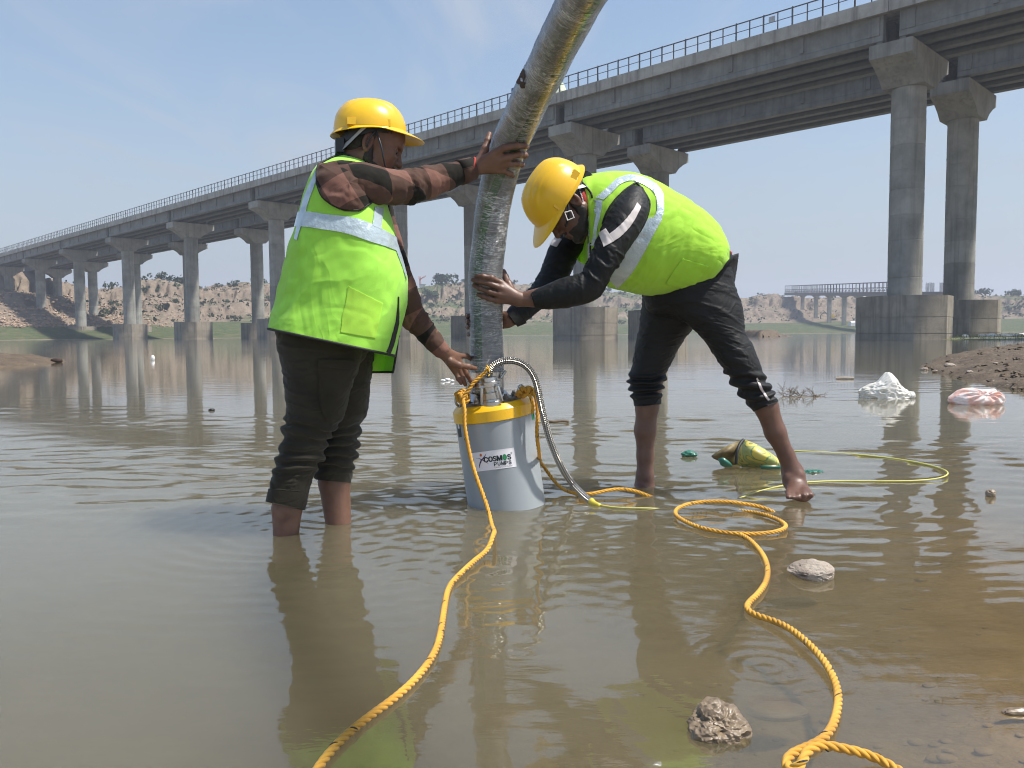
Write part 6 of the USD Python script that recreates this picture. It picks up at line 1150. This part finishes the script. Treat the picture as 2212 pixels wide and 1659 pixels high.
# stones
def stone(name, label, px, py, w, h, dpt, seed, matn, amp=.35, sub=4, zc=.0, cut=None):
    c = W(px, py); return obj(name, crumple(c + UP * zc, w, dpt, h, seed, amp, cut, sub, .5), matn, smooth=35, label=label, category='stone')
stone('stone', 'flat pale stone poking out of the water right of the yellow rope', 1752, 1243, .064, .030, .060, 31, 'stone_pale', .30, 4, .012, lambda x, y: np.clip(np.interp(x, [-1, -.6, 0, .6, 1], [.5, .8, 1.0, 1.15, .9]), 0, 1.05))
c = W(1549, 1577); m = trimesh.creation.icosphere(6, 1.0); d = np.asarray(m.vertices)
v = d * [.052, .05, .040] * (1 + .75 * noise3(d, 1.4, 33, 2) - .45 * np.abs(noise3(d, 3.0, 34, 2)) + .12 * noise3(d, 7., 35, 2) - .22 * np.clip(.16 - np.abs(noise3(d, 4.5, 39, 1)), 0, 1))[:, None]; v[:, 2] = np.where(v[:, 2] > 0, v[:, 2] ** 1.0 * .95, v[:, 2])
obj('mud_clod', T(v + c + UP * .004, m.faces), 'clod', smooth=True, label='knobbly wet brown mud clod near the bottom of the picture', category='clod')
stone('stone', 'smooth oval stone lying just under the surface above the near rope bend', 1678, 1518, .058, .014, .032, 35, 'stone_wet', .15, 4, -.017)
stone('stone', 'small dark stone alone in the water at the right', 2140, 1071, .020, .018, .02, 36, 'stone_wet', .4, 3, .01)
stone('stone', 'thin dark sliver of stone at the right edge near the bottom', 2204, 1540, .035, .008, .010, 37, 'clod', .3, 3, .002)
for i, (px, py, w, lab) in enumerate([(1997, 796, .07, 'pale stone at the water tip of the right mud bank'), (2052, 797, .10, 'large pale stone on the lower edge of the mud bank'), (2094, 812, .05, 'small pinkish stone on the mud bank above the pink bag'), (2020, 799, .05, 'small brown stone between the two pale stones of the mud bank'), (2150, 806, .04, 'little light stone on the mud bank above the right bag end')]):
    c = W(px, py, .03); obj('stone', crumple(np.array([c[0], c[1], max(rb_z(c[0], c[1]), 0) + w * .2]), w, w * .7, w * .45, 40 + i, .4, None, 3, .5), 'stone_pale', smooth=35, label=lab, category='stone')
c = W(122, 783); obj('brick', crumple(c + UP * .05, .17, .08, .07, 51, .3, None, 3), 'rust_mark', smooth=35, label='dark brown lump at the tip of the left mud spit', category='lump')
# twigs, sticks, foam and scraps
rt_ = np.random.default_rng(12); TW = []
def twig(p, d, l, r, depth):
    q_ = p + d * l; mid = p + d * l * .5 + rt_.normal(0, .08, 3) * l; TW.append(tube(np.array([p, mid, q_]), np.array([r, r * .8, r * .5]), 5)[0])
    if depth: [twig(p + (q_ - p) * rt_.uniform(.3, 1), nrm(d + rt_.normal(0, .6, 3) + [0, 0, .12]), l * rt_.uniform(.4, .75), r * .65, depth - 1) for _ in range(3)]
for a, n_ in ((1700, 5), (1715, 4), (1728, 3), (1752, 3), (1765, 2)):
    for i in range(n_): twig(W(a + rt_.uniform(-10, 10), 856 + rt_.uniform(-2, 2)), nrm([rt_.normal(0, .9), rt_.normal(0, .5), .55 if a < 1735 else .25]), rt_.uniform(.06, .13), .0035, 2)
obj('dead_branch', cat(*TW, tube(np.array([W(1690, 857), W(1730, 857.5), W(1772, 856)]), .006, 5)[0]), 'dry_twig', label='tangle of dry brown twigs sticking out of the water behind the bending man', category='branch', kind='stuff')
a, b = W(1806, 819), W(1844, 819); obj('wood_stick', tube(np.array([a, (a + b) / 2 + UP * .005, b]) + UP * .012, .020, 8)[0], 'rope_fray' if False else 'stone_pale', smooth=40, label='pale stick floating flat beyond the white bag', category='stick')
for i, (px, py, w, lab) in enumerate([(957, 824, .035, 'white foam lump at the left of a floating pair by the man’s hand'.replace('’', "'")), (967, 822, .04, 'largest white foam lump floating left of the pump top'), (977, 825, .03, 'white foam lump at the right of a floating row left of the pump')]):
    obj('foam_lump', crumple(W(px, py) + UP * .015, w, w * .8, w * .6, 60 + i, .3, None, 3), 'white_paint', smooth=50, label=lab, category='foam')
obj('float', crumple(W(330, 778) + UP * .06, .055, .05, .085, 66, .2, None, 3), 'white_paint', smooth=50, label='tiny white float on the far water at the left', category='float')
obj('dark_scrap', crumple(W(457, 887) + UP * .006, .03, .02, .015, 67, .4, None, 3), 'rope_tracer', smooth=50, label='small dark lump floating left of the standing man', category='litter')
obj('driftwood', tube(spline([W(1178, 908, .012), W(1195, 911, .016), W(1212, 909, .018), W(1228, 910, .010)], 16), .010, 7)[0], 'dry_twig', smooth=True, label='short twig floating right of the pump lid', category='twig')
lit = np.random.default_rng(9); F_ = None
for i, px in enumerate([2085, 2165, 2175, 2192, 2210, 2120, 2235, 2140, 2262]):
    c = W(px, 731.5 + lit.uniform(-1.5, 1.5)); z_ = gb_z(c[0], c[1]); obj('litter', crumple(np.array([c[0], c[1], max(z_, 0) + .10]), lit.uniform(.18, .5), .2, lit.uniform(.10, .2), 70 + i, .5, None, 2), 'white_paint', smooth=50, label='scrap of white litter on the weedy sandbar', category='litter', group='white litter on the weedy sandbar')
gv, gf, k = [], [], 0
for i in range(2600):
    c = W(lit.uniform(1890, 2460), lit.uniform(727.3, 735)); z_ = gb_z(c[0], c[1])
    if z_ < -.02: continue
    h_ = lit.uniform(.08, .42); w_ = .02; d_ = lit.normal(0, .3, 2) * h_; gv += [[c[0] - w_, c[1], z_ - .02], [c[0] + w_, c[1], z_ - .02], [c[0] + d_[0], c[1] + d_[1], z_ + h_]]; gf.append([k, k + 1, k + 2]); k += 3
obj('grass', T(gv, gf), 'grass_blade', label='thin green weeds growing on the low sandbar', category='grass', kind='stuff')
pv, pf_, k = [], [], 0; pico = trimesh.creation.icosphere(1, 1.0)
for i in range(900):                                            # clods and pebbles on the right mud bank
    px, py = lit.uniform(2000, 2440), lit.uniform(742, 862); c = W(px, py, .2); z_ = rb_z(c[0], c[1])
    if z_ < .0: continue
    s_ = lit.uniform(.008, .045) ** 1.0; v = pico.vertices * (1 + .4 * lit.normal(size=(len(pico.vertices), 1)).clip(-1, 1)) * s_ * [1.2, 1, .7] + [c[0], c[1], z_]; pv.append(v); pf_.append(pico.faces + k); k += len(v)
obj('pebbles', T(np.vstack(pv), np.vstack(pf_)), 'mud_bank', label='loose clods scattered over the right mud bank', category='clods', kind='stuff')
mat('haze', {'v': ('principled_volume', {'color': (0.80, 0.86, 0.97), 'density': HAZE, 'anisotropy': 0.2})}, [], None, 'v.volume')
obj('haze', box(-1650, 1650, -1650, 1700, -8.2, 95.0), 'haze', kind='stuff')
